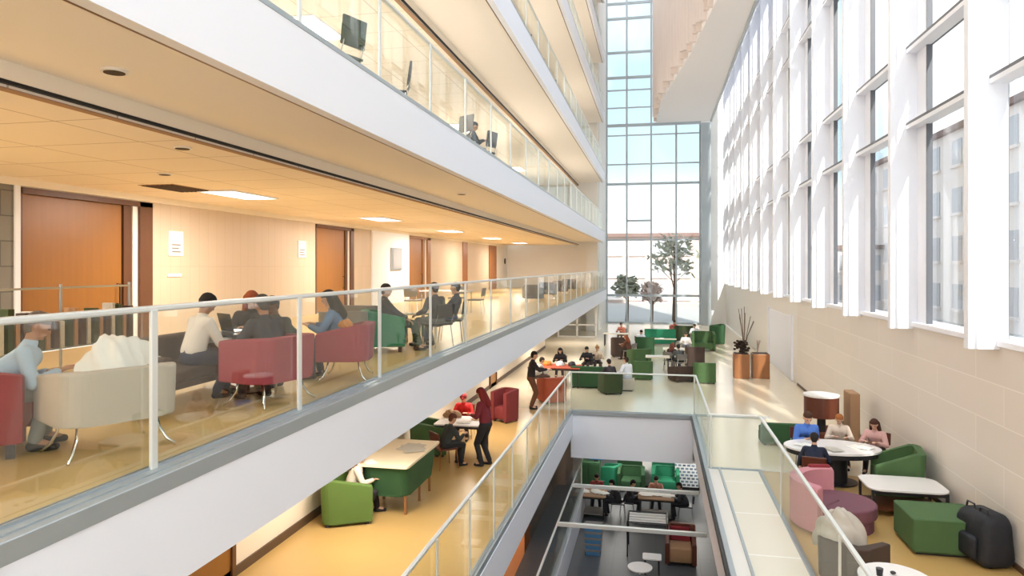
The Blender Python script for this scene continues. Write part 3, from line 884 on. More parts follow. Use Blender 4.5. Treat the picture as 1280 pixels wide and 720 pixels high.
def rect_table(label, loc, rotz, w, d, h, tm='table_white', lm='dark_metal', rad=.04, leg=.022, name='table', apron=None, group=None, shelf=None):
    t = thing(name, label, 'table', loc, rotz, group)
    bm = bmesh.new(); prism(bm, rrect(w, d, rad), h - .03, h, .006, 2); obj('tabletop', bm, tm, t)
    for x in (-1, 1):
        for y in (-1, 1):
            cx, cy = x * (w / 2 - .07), y * (d / 2 - .07)
            obj('leg', bb(cx - leg, cx + leg, cy - leg, cy + leg, 0, h - .03), lm, t)
    if apron:
        bm = bmesh.new()
        box(bm, -w / 2 + .1, w / 2 - .1, -d / 2 + .06, -d / 2 + .08, h - .1, h - .03); obj('apron', bm, apron, t)
        obj('apron', bb(-w / 2 + .1, w / 2 - .1, d / 2 - .08, d / 2 - .06, h - .1, h - .03), apron, t)
    if shelf:
        obj('shelf', bb(-w / 2 + .09, w / 2 - .09, -d / 2 + .09, d / 2 - .09, .12, .15), shelf, t)
    return t

def laptop(loc, rotz, label, group=None):
    t = thing('laptop', label, 'laptop', loc, rotz, group)
    obj('keyboard_base', bb(-.16, .16, -.11, .11, 0, .016, .004), 'steel', t)
    mx = Matrix.Translation((0, .11, .012)) @ Matrix.Rotation(math.radians(-15), 4, 'X')
    obj('screen', bb(-.16, .16, -.004, .004, 0, .22, .003, 1, mx), 'screen_black', t)
    return t
def papers(loc, rotz, label, m='paper', n=4, w=.21, l=.30, spread=.12, group=None, cat='papers'):
    bm = bmesh.new()
    for i in range(n):
        mx = Matrix.Translation((random.uniform(-spread, spread), random.uniform(-spread, spread), i * .004)) @ Matrix.Rotation(random.uniform(-.6, .6), 4, 'Z')
        box(bm, -w / 2, w / 2, -l / 2, l / 2, .001, .004, 0, 1, mx)
    return tag(obj('paper_sheets', bm, m, None, loc=loc, rotz=rotz), label, cat, group)
def cup(loc, label, m='paper', group=None):
    t = thing('paper_cup', label, 'cup', loc, 0, group)
    bm = bmesh.new(); tube(bm, [(0, 0, 0), (0, 0, .1)], .03, 14, r2=.04); obj('cup_body', bm, m, t, smooth=False)
    bm = bmesh.new(); disc(bm, 0, 0, .1, .112, .042, n=16); obj('lid', bm, 'leather_brown', t)
    return t
def coat(loc, rotz, label, m, sx, sy, sz, name='folded_coat', cat='coat'):
    bm = bmesh.new(); ball(bm, (0, 0, 0), 1, u=40, v=26)
    ph = [random.uniform(0, 6) for _ in range(6)]
    for v in bm.verts:
        c = v.co
        k = 1 + .10 * math.sin(5 * c.x + ph[0]) * math.cos(4 * c.y + ph[1]) + .06 * math.sin(11 * c.x + 7 * c.z + ph[2]) + .04 * math.sin(17 * c.y + 9 * c.x + ph[3])
        v.co = Vector((c.x * sx * k, c.y * sy * k, max(c.z, -.25) * sz * k + sz * .25))
    z = min(v.co.z for v in bm.verts)
    for v in bm.verts: v.co.z -= z
    return tag(obj(name, bm, m, None, smooth=True, loc=loc, rotz=rotz), label, cat)

def side_chair(label, loc, rotz, fm='table_dark', lm='chrome', group=None, h=0.82, name='side_chair'):
    t = thing(name, label, 'chair', loc, rotz, group)
    obj('seat', bb(-.23, .23, -.22, .22, .42, .46, .015), fm, t)
    mx = Matrix.Translation((0, -.22, .46)) @ Matrix.Rotation(math.radians(8), 4, 'X')
    obj('backrest', bb(-.22, .22, -.02, .02, .10, h - .46, .015, 2, mx), fm, t)
    for x in (-1, 1):
        for y in (-1, 1):
            bm = bmesh.new(); tube(bm, [(x * .19, y * .19, .43), (x * .22, y * .24, 0)], .012, 8); obj('leg', bm, lm, t)
        bm = bmesh.new(); tube(bm, [(x * .19, -.2, .44), (x * .19, -.27, .62)], .01, 8); obj('back_post', bm, lm, t)
    return t
D = math.radians
def xy(X, Y, z): return Vector((X, Y, z))
# ================================================================== balcony with the seated people
G = 'lounge armchairs on the balcony'
tub_chair('armchair', 'pale beige armchair on chrome legs, its back against the glass', xy(-4.4, 4.93, Z2), D(62), 'fabric_beige', 0.88, .66, .69, .42, arm=.62, legs='chrome', z0=.27, group=G)
coat(xy(-4.5, 5.12, Z2 + .43), .3, 'white coat heaped on the pale beige armchair', 'paper', .27, .44, .36)
tub_chair('armchair', 'dark red armchair under the grey-haired man in the light blue jacket', xy(-5.36, 4.58, Z2), D(-50), 'fabric_red', .8, .76, .76, .43, legs='block', z0=.12, group=G)
person('sit_lean', xy(-5.26, 4.64, Z2), D(-50), 'seated man in light blue jacket and grey trousers leaning forward', (168, 188, 206), (140, 142, 138), (96, 84, 74), skin='tan', near=True)
round_table('white round side table, the taller of two between beige chair and dark sofa', xy(-5.62, 6.55, Z2), .33, .50)
round_table('white round side table, the lower of two between beige chair and dark sofa', xy(-5.25, 6.1, Z2), .36, .42)
sofa('sofa', 'dark brown sofa on chrome legs behind the man in the white shirt', xy(-5.3, 7.1, Z2), D(-90), 'fabric_brown', 1.75, .8, .70, .40, 2, z0=.2, legs='chrome')
person('sit_type', xy(-5.08, 6.92, Z2), D(-24), 'seated person in loose white shirt and jeans typing at the round table', (226, 218, 210), (40, 48, 74), (26, 20, 18), near=True, skin='tan')
round_table('dark round pedestal table with laptops between the sofa and red armchair', xy(-4.78, 7.5, Z2), .38, .72, 'table_dark', pm='dark_metal')
laptop(xy(-4.92, 7.5, Z2 + .72), D(150), 'open laptop before the person in the white shirt')
papers(xy(-4.72, 7.65, Z2 + .72), 0, 'white papers on the dark round balcony table', spread=.08)
cup(xy(-4.62, 7.45, Z2 + .72), 'paper cup on the dark round balcony table')
tub_chair('armchair', 'rose red armchair with its back against the balcony glass', xy(-4.18, 7.0, Z2), D(76), 'fabric_rose', .84, .64, .74, .43, arm=.70, legs='chrome', z0=.26, group=G)
person('sit_table', xy(-4.16, 7.0, Z2), D(62), 'seated man in black jacket, back to the glass, in rose red armchair', (38, 42, 54), (44, 44, 48), (66, 60, 54), skin='tan', near=True)
person('sit_table', xy(-5.25, 8.35, Z2), D(210), 'person in black top with reddish hair facing the camera across the table', (36, 34, 38), (40, 40, 44), (150, 74, 38), style='long', near=True)
person('sit_lean', xy(-4.66, 8.3, Z2), D(165), 'person in dark olive shirt between the rose armchair and the table', (58, 62, 56), (50, 48, 50), (22, 18, 16), skin='dark', near=True)
tub_chair('armchair', 'rose red armchair holding the person in the denim jacket', xy(-4.08, 8.72, Z2), D(105), 'fabric_rose', .74, .66, .74, .43, arm=.62, legs='chrome', z0=.26, group=G)
person('sit_table', xy(-4.12, 8.72, Z2), D(105), 'person in blue denim jacket with long dark hair beside the glass post', (96, 124, 156), (60, 70, 96), (24, 18, 16), style='long', near=True)
coat(xy(-3.98, 8.5, Z2 + .70), .2, 'small orange scarf on the shoulder of the denim jacket', 'orange_floor', .10, .08, .08, name='scarf', cat='scarf')
tub_chair('armchair', 'grey armchair seen from behind, left of the two grey ones', xy(-5.2, 11.0, Z2), D(25), 'fabric_grey', .8, .75, .76, .43, legs='chrome', z0=.22, group=G)
tub_chair('armchair', 'dark grey armchair beside the green one on the balcony', xy(-5.5, 12.35, Z2), D(0), 'fabric_grey', .85, .75, .78, .43, legs='chrome', z0=.22, group=G)
tub_chair('armchair', 'bright green armchair on the balcony under the person in black', xy(-4.75, 11.7, Z2), D(-70), 'fabric_teal', .76, .74, .72, .43, legs='block', z0=.1, group=G)
person('sit_back', xy(-4.65, 11.75, Z2), D(-70), 'person in black slouching in the bright green balcony armchair', (32, 32, 36), (52, 68, 46), (28, 22, 20))
rect_table('small steel-legged table between the green armchair and the grey-trousered person', xy(-4.5, 12.6, Z2), 0, .6, .5, .62, 'table_cream', 'chrome')
side_chair('dark side chair under the person in grey trousers', xy(-3.98, 12.3, Z2), D(60))
person('sit_turn', xy(-3.98, 12.35, Z2), D(60), 'person in grey trousers and dark jacket seated near a glass post', (70, 68, 72), (112, 112, 114), (40, 30, 26))
side_chair('dark side chair under the figure in navy jacket', xy(-3.98, 13.3, Z2), D(100))
person('sit_back', xy(-3.98, 13.3, Z2), D(100), 'person in navy jacket and blue jeans seated behind the grey-trousered one', (48, 54, 72), (58, 84, 128), (40, 34, 32))
rect_table('white rectangular table far along the balcony', xy(-6.6, 21.5, Z2), 0, 1.6, .8, .73, 'table_white', 'chrome')
for k, (x, y, r, lab) in enumerate(((-7.4, 20.6, 0, 'grey side chair at the near corner of the far balcony table'), (-5.6, 21.4, 90, 'grey side chair at the end of the far balcony table'), (-6.6, 22.6, 180, 'grey side chair behind the far balcony table'))):
    side_chair(lab, xy(x, y, Z2), D(r), 'fabric_grey', group='side chairs at the far balcony table')
for k, (y, lab) in enumerate(((28, 'first'), (32, 'second'), (36, 'third'), (40, 'last'))):
    tub_chair('armchair', lab + ' of the grey armchairs in a row at the far end of the balcony', xy(-4.9, y, Z2), D(180 if k % 2 else 20), 'fabric_grey', .8, .75, .76, .43, legs='chrome', z0=.2, group='far balcony armchairs')
# clothes rack of books behind the first man
t = thing('magazine_rack', 'metal magazine rack behind the man in the light blue jacket', 'rack', xy(-8.2, 8.3, Z2), 0)
for x in (-.02, .02):
    pass
bm = bmesh.new()
for y in (-1.3, 0, 1.3): tube(bm, [(0, y, 0), (0, y, 1.25)], .02, 8)
for z in (.35, .75, 1.2): tube(bm, [(0, -1.3, z), (0, 1.3, z)], .015, 8)
obj('rack_frame', bm, 'steel', t)
for i in range(22):
    y = -1.24 + i * .116
    obj('magazine', bb(-.09 + .02 * (i % 3), .09, y, y + .06 + .03 * (i % 2), .37, .72 + .28 * random.random(), .004), ('fabric_tan', 'fabric_brown', 'newsprint', 'fabric_olive')[i % 4], t)

# upper galleries: chairs behind the glass
for k, (px, n, m, lab) in enumerate(((425, 0, 'fabric_olive', 'dark olive chair behind the first gallery glass, nearest the camera'), (492, 0, 'table_dark', 'black chair behind the first gallery glass with a pale bag beside'), (572, 0, 'fabric_grey', 'grey chair behind the first gallery glass before a post'), (604, 0, 'table_dark', 'black chair far along the first gallery'),
                                    (652, 1, 'table_dark', 'black chair behind the second gallery glass, nearest'), (668, 1, 'fabric_grey', 'grey chair behind the second gallery glass'), (684, 1, 'table_dark', 'black chair midway along the second gallery'), (697, 1, 'table_dark', 'black chair far along the second gallery'), (726, 2, 'fabric_grey', 'grey chair behind the third gallery glass'))):
    X = -4.25; d = X * F / CS / (px - VX); Y = (d + SN * X) / CS
    side_chair(lab, xy(X, Y, UP[n][0]), D(70 + 40 * (k % 3)), m, group='chairs in the upper galleries', h=.95)
for px, n, lab, c in ((583, 0, 'person in dark coat standing behind the first gallery glass', (60, 62, 68)), (676, 1, 'person in grey standing behind the second gallery glass', (96, 98, 104)), (704, 1, 'person in black at the far end of the second gallery', (44, 44, 50))):
    X = -4.6; d = X * F / CS / (px - VX); Y = (d + SN * X) / CS
    person('sit_table', xy(X, Y, UP[n][0]), D(-60), lab, c, (50, 50, 56))
    side_chair('side chair under the ' + lab.split(' standing')[0].split(' at the')[0] + (' in the first gallery' if n == 0 else ' in the second gallery' + (' middle' if px < 700 else ' far end')), xy(X, Y, UP[n][0]), D(-60), 'fabric_grey', group='chairs in the upper galleries')

# ================================================================== lounge, left side
def P1(px, py): return at(px, py, Z1)
G1 = 'green lounge armchairs'
tub_chair('armchair', 'lime green armchair nearest the camera on the yellow floor', P1(433, 648) , D(-62), 'fabric_lime', .85, .85, .80, .43, arm=.66, z0=.05, group=G1)
person('sit_type', P1(437, 646) + Vector((.02, .02, 0)), D(-62), 'person in cream top with brown hair reading in the lime armchair', (226, 214, 196), (40, 36, 38), (124, 74, 34), style='long')
p = P1(492, 640)
t = thing('work_booth', 'cream-topped work table on thin wood legs over a dark green tub', 'table', (p.x - .1, p.y + .6, Z1), 0)
bm = bmesh.new(); prism(bm, rrect(1.0, 1.9, .06), .90, .94, .006, 2); obj('tabletop', bm, 'table_cream', t)
bm = bmesh.new(); prism(bm, rrect(.94, 1.72, .2, cy=.0), .34, .895, .03, 3)
for v in bm.verts:
    if v.co.z < .5: v.co.x *= .9; v.co.y *= .92
obj('tub_shell', bm, 'fabric_dark_green', t)
for x in (-1, 1):
    for y in (-.85, .1, .85):
        obj('leg', bb(x * .36 - .02, x * .36 + .02, y * .8 - .02, y * .8 + .02, 0, .36), 'planter_wood', t)
papers((p.x + .05, p.y + .9, Z1 + .94), .3, 'spread newspaper on the cream work table', 'newsprint', 4, .4, .5, .1, cat='newspaper')
papers((p.x - .45, p.y - .2, Z1 + .94), .3, 'single white sheet at the near edge of the cream work table', 'paper', 1)
tub_chair('armchair', 'olive green armchair between the cream table and the dark desk', P1(538, 566), D(-80), 'fabric_green', .85, .85, .80, .43, z0=.05, group=G1)
p = P1(578, 566)
rect_table('dark desk strewn with papers and food on the yellow lounge floor', p, 0, 1.15, 1.0, .78, 'table_white', 'table_dark', leg=.03, apron='table_dark')
obj_ = None
for i, (dx, dy, lab, m) in enumerate(((-.35, .1, 'white papers at the left of the dark desk', 'paper'), (.1, -.2, 'newsprint sheets at the front of the dark desk', 'newsprint'), (.35, .2, 'tan folders at the right of the dark desk', 'fabric_tan'))):
    papers(p + Vector((dx, dy, .78)), .3 * i, lab, m, 3, spread=.06, group='papers on the dark desk')
coat(p + Vector((-.35, .3, .78)), 0, 'small heap of beige cloth on the far left of the dark desk', 'fabric_tan', .22, .16, .14, name='cloth_heap', cat='cloth')
q = P1(556, 584)
side_chair('bentwood-legged side chair under the person in dark clothes at the desk', q, D(-45), 'leather_brown', 'frame_wood')
person('sit_table', q, D(-45), 'person in dark clothes with brown hair seated at the dark desk', (50, 54, 52), (38, 38, 40), (96, 50, 30), style='short')
q = P1(581, 546)
person('sit_table', q, D(185), 'person in bright red top and red hat seated behind the dark desk', (206, 34, 34), (60, 50, 50), (150, 34, 36), style='hat')
side_chair('side chair under the person in the red hat', q + Vector((0, .02, 0)), D(185), 'leather_brown')
person('stand_bag', P1(607, 582), D(75), 'standing person in maroon jacket, red headscarf and black trousers at the desk', (116, 34, 44), (30, 28, 32), (120, 30, 30), style='long', scale=1.02)
tub_chair('armchair', 'maroon upright tub chair behind the standing person in black trousers', P1(632, 526), D(150), 'fabric_maroon', .62, .62, .92, .45, arm=.86, z0=.04)
person('reach', P1(664, 511), D(-75), 'standing person in black top and brown trousers reaching to the right', (34, 28, 28), (96, 58, 36), (24, 18, 16), style='short', scale=1.06)
tub_chair('armchair', 'brick red armchair beside the person in brown trousers', P1(690, 502), D(30), 'fabric_coral', .8, .8, .85, .43, z0=.05)
p = P1(700, 482)
rect_table('round-cornered coral-red table with food beside the brick red armchair', p, 0, 1.6, 1.1, .74, 'fabric_coral', 'table_dark', apron='table_dark')
for i, (dx, lab, m) in enumerate(((-.5, 'orange food tray on the coral table', 'orange_floor'), (.0, 'white bowl stack on the coral table', 'paper'), (.45, 'dark lunch bag on the coral table', 'table_dark'))):
    coat(p + Vector((dx, .1, .74)), i, lab, m, .16, .14, .14, name=('food_tray', 'bowl_stack', 'lunch_bag')[i], cat=('tray', 'bowls', 'bag')[i])
for px, py, r, lab, c, tr, hr, st in (
        (671, 487, -60, 'person in pale grey seated left of the coral table', (186, 176, 166), (90, 70, 60), (60, 44, 34), 'short'),
        (701, 470, 180, 'person in black seated behind the coral table', (40, 36, 38), (60, 50, 50), (26, 20, 18), 'long'),
        (735, 468, 170, 'person in dark jacket behind the long green sofa, left one', (44, 42, 46), (60, 50, 50), (28, 22, 20), 'short'),
        (746, 466, 190, 'person in cream patterned top behind the long green sofa', (212, 190, 164), (70, 60, 56), (170, 130, 84), 'bun')):
    q = P1(px, py)
    side_chair('side chair under the ' + lab.replace(' behind the long green sofa', '').replace(' of the middle', '').replace(' of the tall dark green armchair', ' of the tall armchair').replace('with reddish hair ', ''), q, D(r), 'fabric_brown', group='side chairs around the coral table')
    person('sit_table', q, D(r), lab, c, tr, hr, st)
sofa('sofa', 'long dark green sofa with its back to the void', P1(739, 486) + Vector((0, .45, 0)), 0, 'fabric_dark_green', 1.55, .8, .80, .43, 2, z0=.04)
q = P1(763, 493)
tub_chair('armchair', 'small olive tub chair at the corner of the long green sofa', q + Vector((0, .25, 0)), D(25), 'fabric_olive', .72, .7, .74, .43, z0=.05)
person('sit_table', q + Vector((0, .3, 0)), D(25), 'person in dark top with patterned scarf seated in the small olive chair', (62, 54, 58), (50, 50, 52), (46, 34, 30), 'short')
q = P1(784, 489)
person('sit_turn', q + Vector((0, .2, 0)), D(40), 'person in white top with a pink stripe beside the small olive chair', (224, 228, 234), (196, 200, 210), (60, 40, 30), 'short')
ottoman('low pale grey stool under the person in white with a pink stripe', q + Vector((0, .18, 0)), 0, 'fabric_beige', .5, .5, .44, name='stool')
# middle cluster
for (px, py, w, h, r, fm, lab) in (
        (803, 475, .8, .74, 0, 'fabric_green', 'green armchair at the near edge of the middle cluster, back to the void'),
        (799, 458, .95, .78, 20, 'fabric_green', 'green armchair directly behind the nearest one of the middle cluster'),
        (806, 445, .95, .95, 0, 'fabric_dark_green', 'tall dark green armchair in the middle cluster'),
        (774, 447, .8, 1.0, 10, 'fabric_brown', 'tall brown armchair at the left of the middle cluster'),
        (869, 459, .85, .9, 0, 'fabric_brown', 'brown woven armchair at the right of the middle cluster'),
        (881, 480, .85, .80, 0, 'fabric_green', 'green armchair right of the void corner, alone by the aisle'),
        (880, 439, 1.2, 1.0, 180, 'fabric_green', 'wide green tub with pale top near the two planters'),
        (897, 430, 1.2, 1.1, 90, 'fabric_dark_green', 'large dark green armchair farthest right before the end window'),
        (855, 427, 1.1, .95, 0, 'fabric_olive', 'dark olive armchair before the end window beside the teal sofa'),
        (852, 478, .8, .62, 20, 'fabric_brown', 'low brown armchair behind the far glass rail')):
    q = P1(px, py)
    tub_chair('armchair', lab, q + Vector((0, .4, 0)), D(r), fm, w, .8, h, .43, z0=.04, group='armchairs of the middle lounge cluster')
sofa('sofa', 'teal green sofa in front of the end window', P1(825, 431) + Vector((0, .4, 0)), 0, 'fabric_teal', 1.75, .85, .9, .45, 2, z0=.05)
for (px, py, w, l, lab) in ((822, 466, 1.0, .8, 'cream low table between the middle green armchairs'), (848, 455, 1.4, 1.0, 'white table strewn with papers beside the person in black'), (826, 440, 1.6, .5, 'narrow cream table in front of the teal sofa'), (770, 432, 1.4, .8, 'white counter table by the left glass screen')):
    q = P1(px, py); hh = .7
    rect_table(lab, q, 0, w, l, hh, 'table_cream', 'table_dark', group='tables of the middle lounge cluster')
    papers(q + Vector((0, 0, hh)), .4, 'papers on the ' + lab.split(' between')[0].split(' strewn')[0].split(' in front')[0].split(' by')[0], 'paper', 5, spread=.25)
for px, py, r, lab, c, tr, hr, st in (
        (787, 450, 60, 'person in brown with reddish hair left of the tall dark green armchair', (104, 66, 46), (60, 46, 40), (140, 72, 40), 'long'),
        (800, 440, 200, 'person in white shirt near the end window, dark hair', (232, 234, 240), (70, 70, 80), (34, 28, 26), 'short'),
        (838, 463, -30, 'person in black coat leaning over the paper-strewn table', (30, 26, 28), (40, 36, 38), (110, 60, 44), 'long'),
        (850, 466, 20, 'person in dark grey beside the one in the black coat', (74, 78, 76), (60, 60, 60), (30, 26, 24), 'short'),
        (857, 444, 180, 'person in white patterned top behind the paper-strewn table', (236, 234, 232), (90, 90, 96), (70, 60, 54), 'short'),
        (868, 430, 180, 'person in pale grey far by the end window', (214, 214, 214), (90, 90, 96), (60, 52, 46), 'short'),
        (842, 424, 190, 'person in dusty red far by the end window', (176, 96, 84), (90, 80, 80), (60, 44, 36), 'short'),
        (778, 428, 160, 'person in brick red standing height by the left glass screen', (170, 100, 80), (90, 70, 60), (60, 40, 30), 'short')):
    q = P1(px, py)
    side_chair('side chair under the ' + lab.replace(' behind the long green sofa', '').replace(' of the middle', '').replace(' of the tall dark green armchair', ' of the tall armchair').replace('with reddish hair ', ''), q, D(r), 'fabric_grey', group='side chairs of the middle lounge cluster')
    person('sit_table', q, D(r), lab, c, tr, hr, st)
# planters and twigs
for (px, w, lab) in ((928, .6, 'square wooden planter box nearer the aisle with dark shrub'), (952, .66, 'square wooden planter box nearer the wall with bare twigs')):
    q = P1(px, 474) + Vector((0, .4, 0))
    t = thing('planter', lab, 'planter', q, 0, 'wooden planter boxes')
    obj('box_body', bb(-w / 2, w / 2, -.3, .3, 0, .98, .015), 'planter_wood', t)
    obj('soil', bb(-w / 2 + .04, w / 2 - .04, -.26, .26, .98, 1.0), 'soil', t)
    bm = bmesh.new()
    if px == 928:
        for i in range(70):
            a = random.uniform(0, 2 * PI); r = random.uniform(0, .3)
            ball(bm, (r * math.cos(a), r * math.sin(a), 1.05 + random.uniform(0, .42)), .07, .05, .05, 6, 4)
        obj('shrub', bm, 'soil', t)
        bm = bmesh.new()
        for i in range(9):
            a = random.uniform(0, 2 * PI)
            tube(bm, [(.1, 0, 1.0), (.15 + .1 * math.cos(a), .1 * math.sin(a), 1.7), (.2 + .3 * math.cos(a), .3 * math.sin(a), 2.6 + random.uniform(-.4, .3))], .014, 5)
        obj('twigs', bm, 'twig', t)
    else:
        for i in range(5):
            a = random.uniform(0, 2 * PI)
            tube(bm, [(-.1, 0, 1.0), (-.1 + .06 * math.cos(a), .05 * math.sin(a), 1.3), (-.1 + .12 * math.cos(a), .1 * math.sin(a), 1.5)], .014, 5)
        obj('twigs', bm, 'twig', t)
# white door in the right wall
w = bpy.data.objects.new('door_%d' % dn, None); COL.objects.link(w); w['kind'] = 'structure'; dn += 1
bm = bmesh.new(); y0, y1 = ywall(962, XR + .03), ywall(990, XR + .03)
box(bm, XR - .03, XR + .1, y0 - .0, y0 + .15, Z1, -1.9); box(bm, XR - .03, XR + .1, y1 - .15, y1, Z1, -1.9)
obj('door_frame', bm, 'white_paint', w)
obj('door_leaf', bb(XR + .01, XR + .06, y1 + .1, y0 - .1, Z1, -2.0) if y1 < y0 else bb(XR + .01, XR + .06, y0, y1, Z1, -2.0), 'white_paint', w)

# ================================================================== lounge, right side
ottoman('large square green ottoman in front of the black bag', at(1172, 682, Z1) + Vector((.02, -.02, 0)), D(0), 'fabric_green', 1.08, .95, .57)
p = at(1110, 625, Z1)
rect_table('white low table with rounded corners between ottoman and green armchair', xy(4.42, 13.95, Z1), 0, 1.35, .95, .52, 'table_white', 'table_dark', rad=.22, apron='table_dark', shelf='leather_brown')
tub_chair('armchair', 'green armchair against the stone wall behind the white low table', xy(4.66, 15.0, Z1), D(80), 'fabric_green', .95, .85, .92, .45, arm=.62, z0=.06)
t = thing('table', 'large dark round table covered with white papers before the blue shirt', 'table', xy(3.6, 15.6, Z1), 0)
bm = bmesh.new(); disc(bm, 0, 0, .70, .74, .95, .62, bev=.008); obj('tabletop', bm, 'table_white', t)
bm = bmesh.new(); disc(bm, 0, 0, .60, .699, .9, .58); obj('apron', bm, 'table_dark', t)
bm = bmesh.new(); disc(bm, 0, 0, .03, .60, .30, .24); obj('pedestal', bm, 'table_dark', t)
bm = bmesh.new(); disc(bm, 0, 0, 0, .03, .5, .4); obj('base', bm, 'table_dark', t)
for dx, dy, lab in ((-.5, -.1, 'white papers at the left of the large dark round table'), (0, -.2, 'pale printed sheets in the middle of the large dark round table'), (.5, 0, 'white papers at the right of the large dark round table')):
    papers(xy(3.6 + dx, 15.6 + dy, Z1 + .742), .5, lab, 'paper' if dx else 'newsprint', 5, spread=.12)
for X, Y, r, lab, c, tr, hr, st, po, chair in (
        (3.25, 16.75, 185, 'person in bright blue shirt bent over the round table', (84, 128, 214), (50, 54, 70), (76, 46, 30), 'short', 'sit_lean', 1),
        (4.05, 17.0, 175, 'person in cream top seated behind the round table', (226, 208, 192), (70, 60, 60), (160, 96, 44), 'short', 'sit_table', 1),
        (4.75, 16.6, 150, 'person with long dark hair and pink top at the right of the round table', (214, 168, 164), (60, 50, 52), (70, 36, 24), 'long', 'sit_table', 1),
        (3.05, 14.62, -12, 'person in navy clothes with back to camera at the round table', (34, 40, 62), (34, 36, 48), (34, 26, 24), 'short', 'sit_table', 1)):
    if chair: side_chair('side chair under the ' + lab.replace(' at the right of the round table', '').replace(' with back to camera at the round table', ''), xy(X, Y, Z1), D(r), 'leather_brown', group='side chairs of the round table')
    if chair: person(po, xy(X, Y, Z1), D(r), lab, c, tr, hr, st, near=True, scale=1.08 if 'blue' in lab else 1.0)
t = thing('lounge_pod', 'brown drum-shaped high-back chair with pale rim behind the blue shirt', 'chair', xy(3.98, 18.3, Z1), D(170))
bm = bmesh.new()
n = 40
for (r, z0, z1) in ((.40, .82, 1.32),):
    pts = [(r * math.cos(a), r * math.sin(a)) for a in [2 * PI * i / n for i in range(n)]]
    prism(bm, pts, z0, z1, .03)
obj('drum_back', bm, 'leather_brown', t)
bm = bmesh.new(); disc(bm, 0, 0, 1.32, 1.36, .42); obj('rim', bm, 'off_white', t)
bm = bmesh.new(); disc(bm, 0, 0, .08, .45, .36, bev=.03); obj('seat', bm, 'leather_brown', t)
bm = bmesh.new(); disc(bm, 0, 0, .45, .82, .10); obj('post', bm, 'dark_metal', t)
bm = bmesh.new(); disc(bm, 0, 0, 0, .08, .3); obj('base', bm, 'table_dark', t)
t = thing('privacy_screen', 'tall thin grey privacy screen standing by the stone wall', 'screen', xy(4.75, 18.6, Z1), 0)
obj('screen_panel', bb(-.12, .12, -.3, .3, .03, 1.4, .03), 'fabric_tan', t); obj('foot', bb(-.2, .2, -.2, .2, 0, .03), 'dark_metal', t)
sofa('bench', 'dark green bench just behind the corner of the glass rail', xy(3.15, 18.7, Z1), D(0), 'fabric_dark_green', 1.1, .6, .56, .40, 1, z0=.04, arms=False)
# pink banquette: curved
t = thing('banquette', 'curved dusty pink and mauve banquette along the glass rail', 'sofa', xy(3.12, 13.0, Z1), 0)
def arc(r0, r1, a0, a1, n=26):
    o = [(r1 * math.cos(D(a0 + (a1 - a0) * i / n)), r1 * math.sin(D(a0 + (a1 - a0) * i / n))) for i in range(n + 1)]
    return o + [(r0 * math.cos(D(a1 - (a1 - a0) * i / n)), r0 * math.sin(D(a1 - (a1 - a0) * i / n))) for i in range(n + 1)]
bm = bmesh.new(); prism(bm, arc(.60, .80, 85, 232), .05, .80, .04); obj('backrest', bm, 'fabric_pink', t)
bm = bmesh.new(); prism(bm, arc(.02, .595, -128, 231), .22, .44, .035); obj('seat_cushion', bm, 'fabric_mauve', t)
bm = bmesh.new(); prism(bm, arc(.02, .54, -128, 231), .0, .22, 0); obj('plinth', bm, 'fabric_mauve', t)
bm = bmesh.new(); box(bm, -.2, .2, -.07, .07, 0, .4, .05, 3)
tag(obj('throw_cushion', bm, 'fabric_red', None, loc=xy(2.95, 13.75, Z1 + .445), rotz=.15), 'bright red cushion on the far end of the pink banquette', 'cushion')
tub_chair('armchair', 'low dark brown armchair with a coat over it beside the glass rail', xy(2.75, 10.75, Z1), D(-40), 'fabric_brown', .75, .7, .62, .40, arm=.55, z0=.05)
coat(xy(2.62, 10.85, Z1 + .42), .6, 'crumpled pale grey and white jacket on the low brown armchair', 'fabric_beige', .32, .34, .42, name='jacket', cat='jacket')
t = round_table('oval white side table beside the glass rail, nearest the camera', xy(2.98, 9.62, Z1), .44, .55, ry=.48)
for i, (dx, dy, lab) in enumerate(((-.18, .05, 'black cup lying nearest the rail on the oval white table'), (.0, .12, 'small dark pebble-like speaker on the oval white table'), (.03, -.05, 'second small dark gadget on the oval white table'))):
    bm = bmesh.new()
    if i == 0: tube(bm, [(0, 0, 0), (0, 0, .09)], .035, 14, r2=.045)
    else: ball(bm, (0, 0, .02), .035, .035, .02)
    tag(obj('cup' if i == 0 else 'small_speaker', bm, 'table_dark', None, smooth=i > 0, loc=xy(2.98 + dx, 9.62 + dy, Z1 + .55)), lab, 'cup' if i == 0 else 'gadget')
# black duffel / backpack by the wall
q = at(1224, 694, Z1); 
t = thing('duffel_bag', 'big black travel bag standing against the stone wall', 'bag', xy(4.92, 11.9, Z1), D(12))
bm = bmesh.new(); box(bm, -.28, .28, -.42, .42, 0, .78, .16, 5)
for v in bm.verts:
    k = v.co.z / .78
    v.co.x += .02 * math.sin(9 * v.co.y + 4 * v.co.z); v.co.y += .02 * math.sin(7 * v.co.z + 5 * v.co.x); v.co.x *= 1 - .18 * k; v.co.y *= 1 - .25 * k * k
obj('bag_body', bm, 'bag_black', t, smooth=True)
bm = bmesh.new(); box(bm, -.36, -.24, -.26, .26, .10, .45, .06, 3); obj('front_pocket', bm, 'bag_black', t, smooth=True)
for y in (-.15, .15):
    bm = bmesh.new(); tube(bm, [(-.1, y - .12, .70), (-.1, y - .08, .84), (-.1, y + .08, .84), (-.1, y + .12, .70)], .016, 8); obj('handle', bm, 'table_dark', t)

